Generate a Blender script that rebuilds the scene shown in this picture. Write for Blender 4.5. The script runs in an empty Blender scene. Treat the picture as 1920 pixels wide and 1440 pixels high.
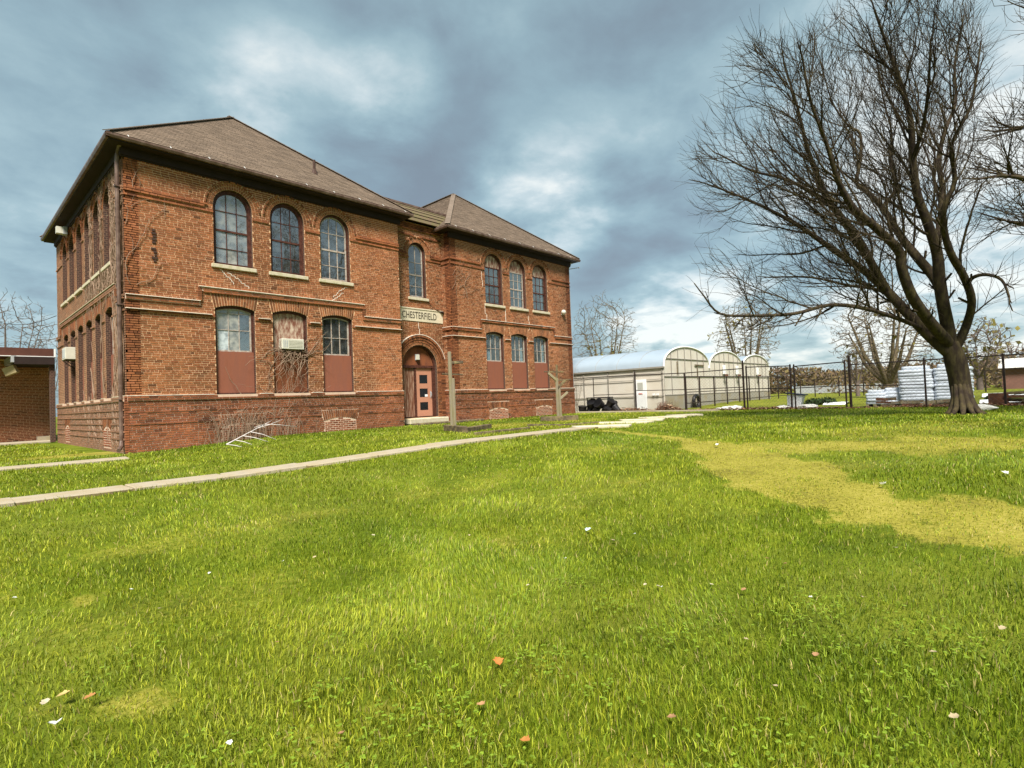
import bpy, bmesh, math, random
import numpy as np
from mathutils import Vector, Matrix
from mathutils.geometry import tessellate_polygon
SC = bpy.context.scene
COL = SC.collection
RNG = np.random.default_rng(7)
random.seed(11)

# ------------------------------------------------------------------ camera
R = np.array([[0.684210674387714, 0.005701755619897616, -0.7292621223104631],
              [-0.7282933868599119, -0.04677113493595764, -0.6836674656533843],
              [-0.03800652194069585, 0.9988893586977756, -0.027848758864947573]])
FPX = 1023.21
CAM = np.array([0.0, 0.0, 1.5])
cd = bpy.data.cameras.new('camera'); co = bpy.data.objects.new('camera', cd); COL.objects.link(co)
M = Matrix.Identity(4)
for i in range(3):
    for j in range(3): M[i][j] = R[i][j]
M.translation = Vector(CAM)
co.matrix_world = M
cd.sensor_fit = 'HORIZONTAL'; cd.sensor_width = 36.0; cd.lens = FPX / 1920 * 36.0
cd.clip_start = 0.05; cd.clip_end = 3000
SC.camera = co
SC.render.resolution_x = 1024; SC.render.resolution_y = 768

def ray(px, py): return R @ np.array([px - 960.0, 720.0 - py, -FPX])
def at_depth(px, py, D): return CAM + ray(px, py) * (D / FPX)
def on_x(px, py, X): d = ray(px, py); return CAM + d * (X - CAM[0]) / d[0]
def on_y(px, py, Y): d = ray(px, py); return CAM + d * (Y - CAM[1]) / d[1]
def ss(a, b, x):
    t = np.clip((x - a) / (b - a), 0, 1); return t * t * (3 - 2 * t)
def ground_z(x, y):
    r = np.hypot(x, y)
    return (0.39 + 0.2 * ss(3.5, 8.5, x)) * ss(0, 16, r) + 0.22 * ss(27.5, 38, x)
def on_ground(px, py):
    z = 0.3
    for i in range(60):
        d = ray(px, py); P = CAM + d * (z - CAM[2]) / d[2]; z = 0.5 * z + 0.5 * float(ground_z(P[0], P[1]))
    return np.array([P[0], P[1], float(ground_z(P[0], P[1]))])

# ------------------------------------------------------------------ world / light / exposure
SUN_EL, SUN_AZ = 52.0, 222.0          # azimuth measured from +X, counter-clockwise: where the light comes from
EXPOSURE = 1.35
SC.view_settings.view_transform = 'Standard'; SC.view_settings.look = 'None'
SC.view_settings.exposure = EXPOSURE; SC.view_settings.gamma = 1.0
SC.view_settings.use_curve_mapping = False
W = bpy.data.worlds.new('World'); SC.world = W; W.use_nodes = True
nt = W.node_tree; nt.nodes.clear()
class NB:
    """small node helper"""
    def __init__(s, nt): s.nt = nt
    def n(s, t, **kw):
        nd = s.nt.nodes.new(t)
        for k, v in kw.items(): setattr(nd, k, v)
        return nd
    def l(s, a, b): s.nt.links.new(a, b)
    def setin(s, sock, v):
        if hasattr(v, 'is_output') or isinstance(v, bpy.types.NodeSocket): s.l(v, sock)
        elif v is not None: sock.default_value = v
    def math(s, op, a, b=None, c=None, clamp=False):
        nd = s.n('ShaderNodeMath', operation=op, use_clamp=clamp)
        s.setin(nd.inputs[0], a); s.setin(nd.inputs[1], b)
        if c is not None: s.setin(nd.inputs[2], c)
        return nd.outputs[0]
    def mix(s, fac, a, b, blend='MIX'):
        nd = s.n('ShaderNodeMix', data_type='RGBA', blend_type=blend)
        s.setin(nd.inputs[0], fac)
        for sock, v in ((nd.inputs[6], a), (nd.inputs[7], b)):
            if isinstance(v, (tuple, list)): v = (*v[:3], 1.0)
            s.setin(sock, v)
        return nd.outputs[2]
    def noise(s, vec, scale, detail=4.0, rough=0.55, dist=0.0, out=0):
        nd = s.n('ShaderNodeTexNoise'); s.l(vec, nd.inputs['Vector'])
        nd.inputs['Scale'].default_value = scale; nd.inputs['Detail'].default_value = detail
        nd.inputs['Roughness'].default_value = rough; nd.inputs['Distortion'].default_value = dist
        return nd.outputs[out]
    def ramp(s, fac, stops, interp='LINEAR'):
        nd = s.n('ShaderNodeValToRGB'); nd.color_ramp.interpolation = interp
        el = nd.color_ramp.elements
        while len(el) < len(stops): el.new(0.5)
        for e, (p, c) in zip(el, stops): e.position = p; e.color = (*c[:3], 1.0)
        s.l(fac, nd.inputs[0]); return nd.outputs[0]
    def maprange(s, v, a, b, c, d, smooth=True):
        nd = s.n('ShaderNodeMapRange', interpolation_type='SMOOTHSTEP' if smooth else 'LINEAR')
        s.setin(nd.inputs[0], v)
        for i, q in enumerate((a, b, c, d)): nd.inputs[1 + i].default_value = q
        return nd.outputs[0]
b = NB(nt)
tc = b.n('ShaderNodeTexCoord'); D = tc.outputs['Generated']
sx = b.n('ShaderNodeSeparateXYZ'); b.l(D, sx.inputs[0])
dz = b.math('MAXIMUM', sx.outputs[2], 0.0)
den = b.math('ADD', dz, 0.22)
cx = b.n('ShaderNodeCombineXYZ')
b.l(b.math('DIVIDE', sx.outputs[0], den), cx.inputs[0]); b.l(b.math('DIVIDE', sx.outputs[1], den), cx.inputs[1])
P2 = cx.outputs[0]
n1 = b.noise(P2, 0.95, 3.0, 0.45, 0.3)
n2 = b.noise(P2, 3.0, 7.0, 0.55, 0.25)
n3 = b.noise(P2, 7.5, 6.0, 0.6, 0.2)
dens = b.math('ADD', b.math('ADD', b.math('MULTIPLY', n1, 0.85), b.math('MULTIPLY', n2, 0.75)), b.math('SUBTRACT', b.math('MULTIPLY', n3, 0.25), 0.46))
# cloud breaks and heavy banks in the part of the sky that is seen
def bank(px, py, rad, amt):
    d = ray(px, py); d = d / np.linalg.norm(d)
    nd = b.n('ShaderNodeVectorMath', operation='DOT_PRODUCT'); b.l(D, nd.inputs[0]); nd.inputs[1].default_value = d
    return b.maprange(nd.outputs['Value'], math.cos(rad / FPX), 1.0, 0.0, amt)
brk = None
for q in [(735, 165, 120, .20), (850, 190, 200, .10), (560, 262, 220, .26), (1000, 392, 170, .42), (1270, 645, 180, .46), (1130, 330, 170, .12),
          (1620, 480, 460, .17), (1890, 580, 280, .18), (1820, 120, 360, .14), (60, 560, 260, .10), (300, 190, 190, .05), (1560, 700, 160, .2),
          (800, 340, 300, -.16), (480, 90, 320, -.06), (1180, 470, 260, -.13), (1000, 240, 220, -.06), (1430, 690, 120, -.1)]:
    v = bank(*q); brk = v if brk is None else b.math('ADD', brk, v)
brk = b.math('MULTIPLY', brk, b.math('ADD', b.math('ADD', b.math('MULTIPLY', n2, 2.2), b.math('MULTIPLY', n3, 0.9)), -0.45))
dens = b.math('ADD', dens, brk)
cloud = b.ramp(dens, [(0.20, (.088, .110, .128)), (0.36, (.102, .140, .162)), (0.50, (.124, .178, .200)), (0.64, (.158, .218, .236)), (0.82, (.245, .290, .300)), (1.0, (.37, .385, .37))])
sky = b.n('ShaderNodeTexSky', sky_type='NISHITA')
sky.sun_disc = False; sky.sun_elevation = math.radians(SUN_EL); sky.sun_rotation = math.radians(90 - SUN_AZ); sky.air_density = 1.0; sky.dust_density = 1.5
skys = b.mix(1.0, sky.outputs[0], (0.1, 0.1, 0.1), 'MULTIPLY')
colr = b.mix(0.90, skys, cloud)
bg = b.n('ShaderNodeBackground'); b.l(colr, bg.inputs[0]); bg.inputs[1].default_value = 1.0
wo = b.n('ShaderNodeOutputWorld'); b.l(bg.outputs[0], wo.inputs[0])

sd = bpy.data.lights.new('sun', 'SUN'); sd.energy = 3.6; sd.angle = math.radians(15); sd.color = (1.0, 0.95, 0.86)
so = bpy.data.objects.new('sun', sd); COL.objects.link(so)
az, el = math.radians(SUN_AZ), math.radians(SUN_EL)
so.rotation_euler = Vector((math.cos(az) * math.cos(el), math.sin(az) * math.cos(el), math.sin(el))).to_track_quat('Z', 'Y').to_euler()
so.location = (0, -10, 30)

# ------------------------------------------------------------------ materials
MATS = {}
def mat(name, col, rough=0.8, var=0.25, scale=6.0, bump=0.0, bscale=40.0, metal=0.0, tone=False, col2=None, spec=0.3, transl=0.0, streak=None):
    """procedural colour: base colour (or the 'tone' attribute) broken up by noise between col and col2"""
    if name in MATS: return MATS[name]
    m = bpy.data.materials.new(name); m.use_nodes = True; nt = m.node_tree; nt.nodes.clear(); b = NB(nt)
    geo = b.n('ShaderNodeNewGeometry'); pos = geo.outputs['Position']
    if streak:
        mp = b.n('ShaderNodeMapping'); b.l(pos, mp.inputs[0]); mp.inputs['Scale'].default_value = streak; pos2 = mp.outputs[0]
    else: pos2 = pos
    nz = b.noise(pos2, scale, 5.0, 0.6)
    if tone:
        at = b.n('ShaderNodeAttribute', attribute_name='tone'); base = at.outputs['Color']
    else:
        rgb = b.n('ShaderNodeRGB'); rgb.outputs[0].default_value = (*col, 1); base = rgb.outputs[0]
    if col2 is not None and not tone:
        c = b.mix(b.maprange(nz, 0.36, 0.66, 0, 1), base, col2)
    else: c = base
    f = b.maprange(nz, 0.25, 0.75, 1 - var, 1 + var, smooth=False)
    hs = b.n('ShaderNodeVectorMath', operation='SCALE'); b.l(c, hs.inputs[0]); b.l(f, hs.inputs['Scale'])
    p = b.n('ShaderNodeBsdfPrincipled'); b.l(hs.outputs[0], p.inputs['Base Color'])
    p.inputs['Roughness'].default_value = rough; p.inputs['Metallic'].default_value = metal
    p.inputs['Specular IOR Level'].default_value = spec
    if bump:
        bp = b.n('ShaderNodeBump'); bp.inputs['Strength'].default_value = bump; bp.inputs['Distance'].default_value = 0.02
        b.l(b.noise(pos2, bscale, 4.0, 0.6), bp.inputs['Height']); b.l(bp.outputs[0], p.inputs['Normal'])
    out = b.n('ShaderNodeOutputMaterial'); sh = p.outputs[0]
    if transl:
        tr = b.n('ShaderNodeBsdfTranslucent'); b.l(hs.outputs[0], tr.inputs[0]); mx = b.n('ShaderNodeMixShader'); mx.inputs[0].default_value = transl
        b.l(sh, mx.inputs[1]); b.l(tr.outputs[0], mx.inputs[2]); sh = mx.outputs[0]
    b.l(sh, out.inputs[0]); MATS[name] = m; return m

def glass(name, refl, tint, dust_sheen, dcol=(.5, .52, .5)):
    m = bpy.data.materials.new(name); m.use_nodes = True; nt = m.node_tree; nt.nodes.clear(); b = NB(nt)
    geo = b.n('ShaderNodeNewGeometry')
    gl = b.n('ShaderNodeBsdfGlossy'); gl.inputs['Roughness'].default_value = 0.03; gl.inputs[0].default_value = (.95, .94, .90, 1)
    bp = b.n('ShaderNodeBump'); bp.inputs['Strength'].default_value = 0.05; bp.inputs['Distance'].default_value = 0.05
    b.l(b.noise(geo.outputs['Position'], 2.3, 2.0), bp.inputs['Height']); b.l(bp.outputs[0], gl.inputs['Normal'])
    tr = b.n('ShaderNodeBsdfTransparent'); tr.inputs[0].default_value = (*tint, 1)
    mx = b.n('ShaderNodeMixShader'); mx.inputs[0].default_value = refl; b.l(tr.outputs[0], mx.inputs[1]); b.l(gl.outputs[0], mx.inputs[2])
    df = b.n('ShaderNodeBsdfDiffuse'); df.inputs[0].default_value = (*dcol, 1)
    m2 = b.n('ShaderNodeMixShader'); b.l(mx.outputs[0], m2.inputs[1]); b.l(df.outputs[0], m2.inputs[2])
    b.l(b.maprange(b.noise(geo.outputs['Position'], 5.0, 5.0), 0.3, 0.8, dust_sheen * 0.4, dust_sheen * 1.5), m2.inputs[0])
    out = b.n('ShaderNodeOutputMaterial'); b.l(m2.outputs[0], out.inputs[0]); MATS[name] = m; return m

BRICK = mat('brick', (0, 0, 0), 0.85, 0.28, 14.0, bump=0.35, bscale=90, tone=True)
MORTAR = mat('mortar', (.64, .40, .225), 0.95, 0.2, 3.0, bump=0.3, bscale=120, col2=(.56, .36, .22))
MORTAR_D = mat('mortar_plinth', (.62, .46, .35), 0.95, 0.25, 2.5, bump=0.3, bscale=120, col2=(.46, .31, .22))
MORTAR_W = mat('lime_mortar', (.70, .60, .50), 0.95, 0.2, 9.0, bump=0.2, bscale=100)
STONE = mat('limestone', (.56, .49, .37), 0.9, 0.2, 8.0, bump=0.25, bscale=60, col2=(.38, .34, .22))
SIGNST = mat('sign_stone', (.55, .48, .35), 0.9, 0.15, 6.0, bump=0.2, bscale=60)
LETTER = mat('letter_weathered', (.085, .07, .05), 0.9, 0.3, 9.0)
FRAME = mat('window_paint_maroon', (.055, .017, .011), 0.55, 0.3, 12.0, bump=0.1, bscale=50, col2=(.085, .03, .019))
SASHW = mat('sash_paint_pale', (.46, .42, .37), 0.6, 0.25, 15.0, col2=(.25, .17, .13))
BOARD = mat('painted_board', (.25, .085, .048), 0.7, 0.2, 5.0, bump=0.12, bscale=40, col2=(.19, .068, .042), streak=(1.2, 1.2, .22))
BOARDW = mat('weathered_board', (.25, .08, .03), 0.85, 0.35, 4.0, bump=0.2, bscale=60, col2=(.12, .04, .02), streak=(1, 1, .3))
PEEL = mat('peeling_paint_board', (.20, .075, .045), 0.85, 0.3, 6.0, bump=0.3, bscale=30, col2=(.42, .33, .25), streak=(1.6, 1.6, .5))
DOORM = mat('door_paint_salmon', (.46, .215, .135), 0.55, 0.14, 5.0, bump=0.06, col2=(.40, .18, .115))
PLANKM = mat('plank_weathered', (.20, .07, .035), 0.85, 0.35, 9.0, bump=0.3, bscale=30, col2=(.32, .20, .14), streak=(2, 2, .25))
SHINGLE = mat('asphalt_shingle', (0, 0, 0), 0.95, 0.22, 60.0, bump=0.3, bscale=200, tone=True)
FASCIA = mat('fascia_brown', (.05, .024, .016), 0.6, 0.2, 5.0)
GUTTER = mat('gutter_brown', (.10, .058, .042), 0.4, 0.2, 4.0, col2=(.15, .10, .08))
SOFFIT = mat('soffit_dark', (.022, .012, .010), 0.8, 0.3, 3.0)
STRAP = mat('white_metal', (.72, .72, .70), 0.5, 0.1, 9.0)
PLASTER = mat('interior_plaster', (.40, .39, .36), 0.9, 0.15, 2.0)
FLOORM = mat('interior_floor', (.10, .07, .05), 0.7, 0.2, 3.0)
CONC = mat('concrete', (.38, .325, .24), 0.95, 0.3, 3.5, bump=0.3, bscale=70, col2=(.27, .22, .14))
BARK = mat('bark_dark', (.030, .019, .013), 0.95, 0.4, 9.0, bump=0.8, bscale=22, col2=(.055, .042, .018), streak=(1, 1, .35))
BARKG = mat('bark_grey', (.10, .075, .055), 0.95, 0.35, 8.0, col2=(.14, .11, .06))
BARKF = mat('bark_far', (.13, .10, .085), 0.95, 0.3, 4.0)
BUD = mat('spring_buds', (.20, .17, .045), 0.8, 0.3, 2.0, transl=0.3)
VINE = mat('dry_vine', (.30, .21, .145), 0.9, 0.3, 12.0, col2=(.20, .125, .085))
TWIGW = mat('bleached_branch', (.55, .50, .48), 0.9, 0.2, 12.0)
IRON = mat('fence_black_paint', (.016, .011, .010), 0.45, 0.3, 9.0, col2=(.03, .016, .013))
WIRE = mat('chain_link_wire', (.09, .07, .06), 0.5, 0.2, 9.0)
WOODG = mat('grey_timber', (.28, .235, .17), 0.9, 0.3, 6.0, bump=0.3, bscale=30, col2=(.19, .16, .08), streak=(2, 2, .4))
WOODD = mat('dark_timber', (.085, .06, .04), 0.9, 0.35, 6.0, bump=0.3, bscale=30, col2=(.16, .125, .06))
POLY = mat('greenhouse_film_roof', (.28, .34, .40), 0.3, 0.06, 1.2, spec=0.5)
POLYW = mat('greenhouse_sheet_wall', (.62, .575, .50), 0.45, 0.16, 1.5, col2=(.50, .45, .38))
POLYL = mat('greenhouse_lower_sheet', (.33, .31, .27), 0.6, 0.25, 1.5, col2=(.24, .20, .13))
GALV = mat('galvanised_frame', (.24, .22, .19), 0.5, 0.2, 4.0)
WHITE = mat('white_plastic', (.74, .75, .76), 0.45, 0.06, 3.0)
WRAP = mat('white_wrap', (.50, .545, .61), 0.4, 0.12, 4.0, bump=0.4, bscale=9)
LEAFM = mat('dead_leaf', (0, 0, 0), 0.85, 0.3, 30.0, tone=True, transl=0.25)
GRASSM = mat('grass_blade', (0, 0, 0), 0.6, 0.12, 3.0, tone=True, transl=0.30, spec=0.35)
BUSHM = mat('bush_leaf', (.035, .065, .018), 0.7, 0.3, 3.0, transl=0.2)
BLACKP = mat('black_plastic', (.012, .011, .012), 0.4, 0.3, 4.0)
RUST = mat('rust_brown', (.17, .07, .035), 0.9, 0.35, 5.0, col2=(.09, .045, .03))
GREYM = mat('grey_metal', (.33, .34, .35), 0.5, 0.15, 5.0)
CREAM = mat('cream_enamel', (.52, .50, .42), 0.5, 0.1, 5.0)
BLACKGL = mat('dark_pane', (.008, .007, .007), 0.12, 0.2, 3.0, spec=0.5)
BARNR = mat('barn_roof', (.62, .60, .56), 0.6, 0.1, 1.0)
BARNW = mat('barn_wall', (.16, .08, .06), 0.8, 0.2, 1.0)
G_SKY = glass('glass_pale', 0.5, (.35, .36, .36), 0.62, (.27, .29, .295))  # sky-coloured diffuse layer stands in for the sky's reflection
G_REF = glass('glass_clear', 0.36, (.60, .62, .60), 0.05)
G_R1 = glass('glass_dim', 0.27, (.62, .64, .62), 0.06)
G_LOW = glass('glass_low', 0.14, (.90, .92, .90), 0.05)
G_DIM = glass('glass_dusty', 0.30, (.30, .30, .28), 0.75, (.36, .36, .33))
G_FROST = glass('glass_whitewashed', 0.30, (.20, .20, .20), 0.95, (.48, .53, .55))

# ------------------------------------------------------------------ mesh / object helpers
OFF = {}
class MB:
    def __init__(s): s.v = []; s.f = []; s.mi = []; s.t = []
    def add(s, vs, fs, mi=0, tone=None):
        n = len(s.v); s.v.extend(tuple(map(float, q)) for q in vs); s.f.extend([tuple(n + i for i in q) for q in fs]); s.mi.extend([mi] * len(fs))
        if tone is not None: s.t.extend([tuple(tone)] * len(vs))
        return s
    def box(s, x0, x1, y0, y1, z0, z1, mi=0, tone=None):
        vs = [(x, y, z) for z in (z0, z1) for y in (y0, y1) for x in (x0, x1)]
        return s.add(vs, [(0, 2, 3, 1), (4, 5, 7, 6), (0, 1, 5, 4), (2, 6, 7, 3), (0, 4, 6, 2), (1, 3, 7, 5)], mi, tone)
    def beam(s, a, c, w, h, mi=0, tone=None, up=(0, 0, 1)):
        a = np.array(a, float); c = np.array(c, float); d = c - a; d /= np.linalg.norm(d)
        sd = np.cross(d, up); 
        if np.linalg.norm(sd) < 1e-4: sd = np.cross(d, (1, 0, 0))
        sd /= np.linalg.norm(sd); u = np.cross(sd, d)
        vs = [p + sd * i * w / 2 + u * j * h / 2 for p in (a, c) for i, j in ((-1, -1), (1, -1), (1, 1), (-1, 1))]
        return s.add(vs, [(0, 1, 2, 3), (7, 6, 5, 4), (0, 4, 5, 1), (1, 5, 6, 2), (2, 6, 7, 3), (3, 7, 4, 0)], mi, tone)
    def tube(s, pts, rad, n=6, mi=0, tone=None, cap=True):
        pts = [np.array(p, float) for p in pts]; k = len(pts)
        if not hasattr(rad, '__len__'): rad = [rad] * k
        base = len(s.v); vs = []; ref = None
        for i in range(k):
            d = pts[min(i + 1, k - 1)] - pts[max(i - 1, 0)]; d = d / (np.linalg.norm(d) + 1e-9)
            if ref is None: ref = np.cross(d, (0.31, 0.52, 0.79)); 
            ref = ref - d * (ref @ d); ref = ref / (np.linalg.norm(ref) + 1e-9); q = np.cross(d, ref)
            for j in range(n):
                a = 2 * math.pi * j / n; vs.append(pts[i] + (ref * math.cos(a) + q * math.sin(a)) * rad[i])
        fs = [(i * n + j, i * n + (j + 1) % n, (i + 1) * n + (j + 1) % n, (i + 1) * n + j) for i in range(k - 1) for j in range(n)]
        if cap: fs += [tuple(range(n - 1, -1, -1)), tuple((k - 1) * n + j for j in range(n))]
        return s.add(vs, fs, mi, tone)
    def build(s, name, mats, parent=None, smooth=False, kind=None, label=None, bevel=0):
        if not isinstance(mats, (list, tuple)): mats = [mats]
        off = OFF.get(parent.name, np.zeros(3)) if parent else np.zeros(3)
        me = bpy.data.meshes.new(name)
        v = np.array(s.v, float).reshape(-1, 3) - off
        me.from_pydata(v.tolist(), [], s.f)
        for m in mats: me.materials.append(m)
        if len(mats) > 1: me.polygons.foreach_set('material_index', s.mi)
        if s.t and len(s.t) == len(s.v):
            a = me.attributes.new('tone', 'FLOAT_COLOR', 'POINT'); c = np.ones((len(s.t), 4), np.float32); c[:, :3] = np.array(s.t); a.data.foreach_set('color', c.ravel())
        if smooth: me.polygons.foreach_set('use_smooth', [True] * len(me.polygons))
        me.update()
        o = bpy.data.objects.new(name, me); COL.objects.link(o)
        if parent: o.parent = parent; OFF[o.name] = off
        if kind: o['kind'] = kind
        if label: o['label'] = label
        if bevel:
            md = o.modifiers.new('bevel', 'BEVEL'); md.width = bevel; md.segments = 1
        return o
def thing(name, label, cat, loc, group=None):
    o = bpy.data.objects.new(name, None); COL.objects.link(o); o.location = tuple(map(float, loc)); o.empty_display_size = 0.3
    o['label'] = label; o['category'] = cat
    if group: o['group'] = group
    OFF[o.name] = np.array(loc, float); return o
def tag(o, label, cat, group=None):
    o['label'] = label; o['category'] = cat
    if group: o['group'] = group
    return o
def recenter(o, loc):
    """move a top-level mesh's origin to the thing's base"""
    o.data.transform(Matrix.Translation(-Vector(loc))); o.location = Vector(loc); return o

class Frame:
    """wall-local coordinates: s along the wall, z up, d outwards"""
    def __init__(f, O, S, N): f.O = np.array(O, float); f.S = np.array(S, float); f.N = np.array(N, float)
    def p(f, s, z, d=0.0): return f.O + f.S * s + f.N * d + np.array([0, 0, z])
    def box(f, mb, s0, s1, z0, z1, d0, d1, mi=0, tone=None):
        vs = [f.p(s, z, d) for z in (z0, z1) for d in (d0, d1) for s in (s0, s1)]
        return mb.add(vs, [(0, 2, 3, 1), (4, 5, 7, 6), (0, 1, 5, 4), (2, 6, 7, 3), (0, 4, 6, 2), (1, 3, 7, 5)], mi, tone)
    def brick(f, mb, s0, s1, z0, z1, d0, d1, tone):
        vs = [f.p(s, z, d) for z in (z0, z1) for d in (d0, d1) for s in (s0, s1)]
        return mb.add(vs, [(0, 2, 3, 1), (4, 5, 7, 6), (2, 6, 7, 3), (0, 4, 6, 2), (1, 3, 7, 5)], 0, tone)
    def prism(f, mb, poly, d0, d1, mi=0, tone=None):
        n = len(poly); vs = [f.p(s, z, d0) for s, z in poly] + [f.p(s, z, d1) for s, z in poly]
        fs = [tuple(range(n)), tuple(range(2 * n - 1, n - 1, -1))] + [(i, n + i, n + (i + 1) % n, (i + 1) % n) for i in range(n)]
        return mb.add(vs, fs, mi, tone)
    def ring(f, mb, outer, inner, d0, d1, mi=0, closed=False):
        """strip between two point lists, extruded"""
        n = len(outer); vs = []
        for d in (d0, d1):
            vs += [f.p(*q, d) for q in outer] + [f.p(*q, d) for q in inner]
        fs = []
        rng = range(n if closed else n - 1)
        for i in rng:
            j = (i + 1) % n
            fs += [(i, j, n + j, n + i), (2 * n + i, 3 * n + i, 3 * n + j, 2 * n + j), (i, 2 * n + i, 2 * n + j, j), (n + i, n + j, 3 * n + j, 3 * n + i)]
        if not closed: fs += [(0, n, 3 * n, 2 * n), (n - 1, 3 * n - 1, 4 * n - 1, 2 * n - 1)]
        return mb.add(vs, fs, mi)

def vnoise(x, y, seed=0):
    """cheap smooth 2-D value noise in 0..1 (numpy)"""
    x = np.asarray(x, float); y = np.asarray(y, float)
    xi = np.floor(x).astype(np.int64); yi = np.floor(y).astype(np.int64); fx = x - xi; fy = y - yi
    def h(a, c):
        n = (a * 374761393 + c * 668265263 + seed * 974711) & 0xffffffff
        n = ((n ^ (n >> 13)) * 1274126177) & 0xffffffff
        return ((n ^ (n >> 16)) & 0xffff) / 65535.0
    ux = fx * fx * (3 - 2 * fx); uy = fy * fy * (3 - 2 * fy)
    return (h(xi, yi) * (1 - ux) + h(xi + 1, yi) * ux) * (1 - uy) + (h(xi, yi + 1) * (1 - ux) + h(xi + 1, yi + 1) * ux) * uy
def fbm(x, y, seed=0, o=4):
    t = 0; a = .5; s = 0
    for i in range(o): t = t + a * vnoise(np.asarray(x) * 2 ** i, np.asarray(y) * 2 ** i, seed + i * 17); s += a; a *= .5
    return t / s

# ================================================================== the ground
PATHC = np.array([(6.6, -3.0), (6.7, -1.0), (6.72, .1), (6.95, 1.2), (7.7, 2.25), (8.9, 3.2), (10.1, 4.15), (11.0, 5.2), (11.6, 6.4), (12.4, 8.4)])
PATHW = np.array([1.05, 1.05, 1.0, .9, .92, .9, .66, .26, .2, .2])
def dry_mask(x, y):
    """how worn and yellow the lawn is: 1 = bare trodden path"""
    x = np.asarray(x, float); y = np.asarray(y, float)
    best = np.full(x.shape, 9.0)
    for i in range(len(PATHC) - 1):
        a, c = PATHC[i], PATHC[i + 1]; d = c - a; L = d @ d
        t = np.clip(((x - a[0]) * d[0] + (y - a[1]) * d[1]) / L, 0, 1)
        w = PATHW[i] * (1 - t) + PATHW[i + 1] * t
        best = np.minimum(best, np.hypot(x - a[0] - t * d[0], y - a[1] - t * d[1]) / w)
    n = fbm(x * .9, y * .9, 3); n2 = fbm(x * 2.6, y * 2.6, 9)
    m = 1 - ss(.72, 1.12, best + (n - .5) * .9 + (n2 - .5) * .8 + (fbm(x * 7, y * 7, 19) - .5) * .5)
    # thin patches beyond the path, at the sidewalk edge and round the beds
    for (cx, cy, rx, ry, k) in [(11.7, .8, 1.5, 1.5, .85), (11.0, 2.9, 1.1, 1.0, .85), (13.6, 2.0, 1.6, 1.4, .55), (9.2, 1.75, .5, .3, .5), (15.8, 1.2, 1.6, 1.2, .45), (14.0, 13.6, 2.2, 1.5, .75), (17.4, 12.8, 2.0, 1.0, .7),
                                (4.2, 3.6, .8, .5, .35), (2.2, 6.6, 1.4, .5, .5), (1.2, 4.6, 1.2, .5, .35), (5.5, 6.4, 1.1, .6, .45), (3.4, 17.5, 1.0, .5, .5), (2.6, 19.8, 1.5, .9, .95), (9.2, 6.2, .9, .6, .4)]:
        q = ((x - cx) / rx) ** 2 + ((y - cy) / ry) ** 2
        m = np.maximum(m, k * (1 - ss(.3, 1.25, q + (n - .5) * 1.6 + (n2 - .5) * .8)))
    m = np.maximum(m, .55 * ss(.56, .75, n2) * ss(.48, .62, n) )
    return np.clip(m * (.50 + .75 * fbm(x * 1.4 + 7, y * 1.4, 55)), 0, 1)
def on_slab(x, y):
    """where concrete lies (no grass)"""
    x = np.asarray(x, float); y = np.asarray(y, float)
    yc = np.interp(x, WALKX, WALKY); jag = (fbm(x * 1.7, y * 1.7, 31) - .5) * .38
    a = (np.abs(y - yc) < .25 + jag) & (x < 13.4)
    c = (x > 25.0) & (x < 25.75) & (y > 10.5) & (y < 22)
    d = (x > 3.15) & (x < 26) & (y > 18.45)
    e = (x > .6) & (x < 3.3) & (y > 16.15 + jag) & (y < 16.75 + jag)
    e2 = (x < 3.9) & (y > 31.2)
    return a | c | d | e | e2
WALKX = np.array([-9, .67, 2.9, 4.9, 6.5, 8.2, 10.5, 13.4]); WALKY = np.array([11.15, 10.72, 10.6, 10.42, 10.1, 9.72, 9.45, 9.3])

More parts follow.
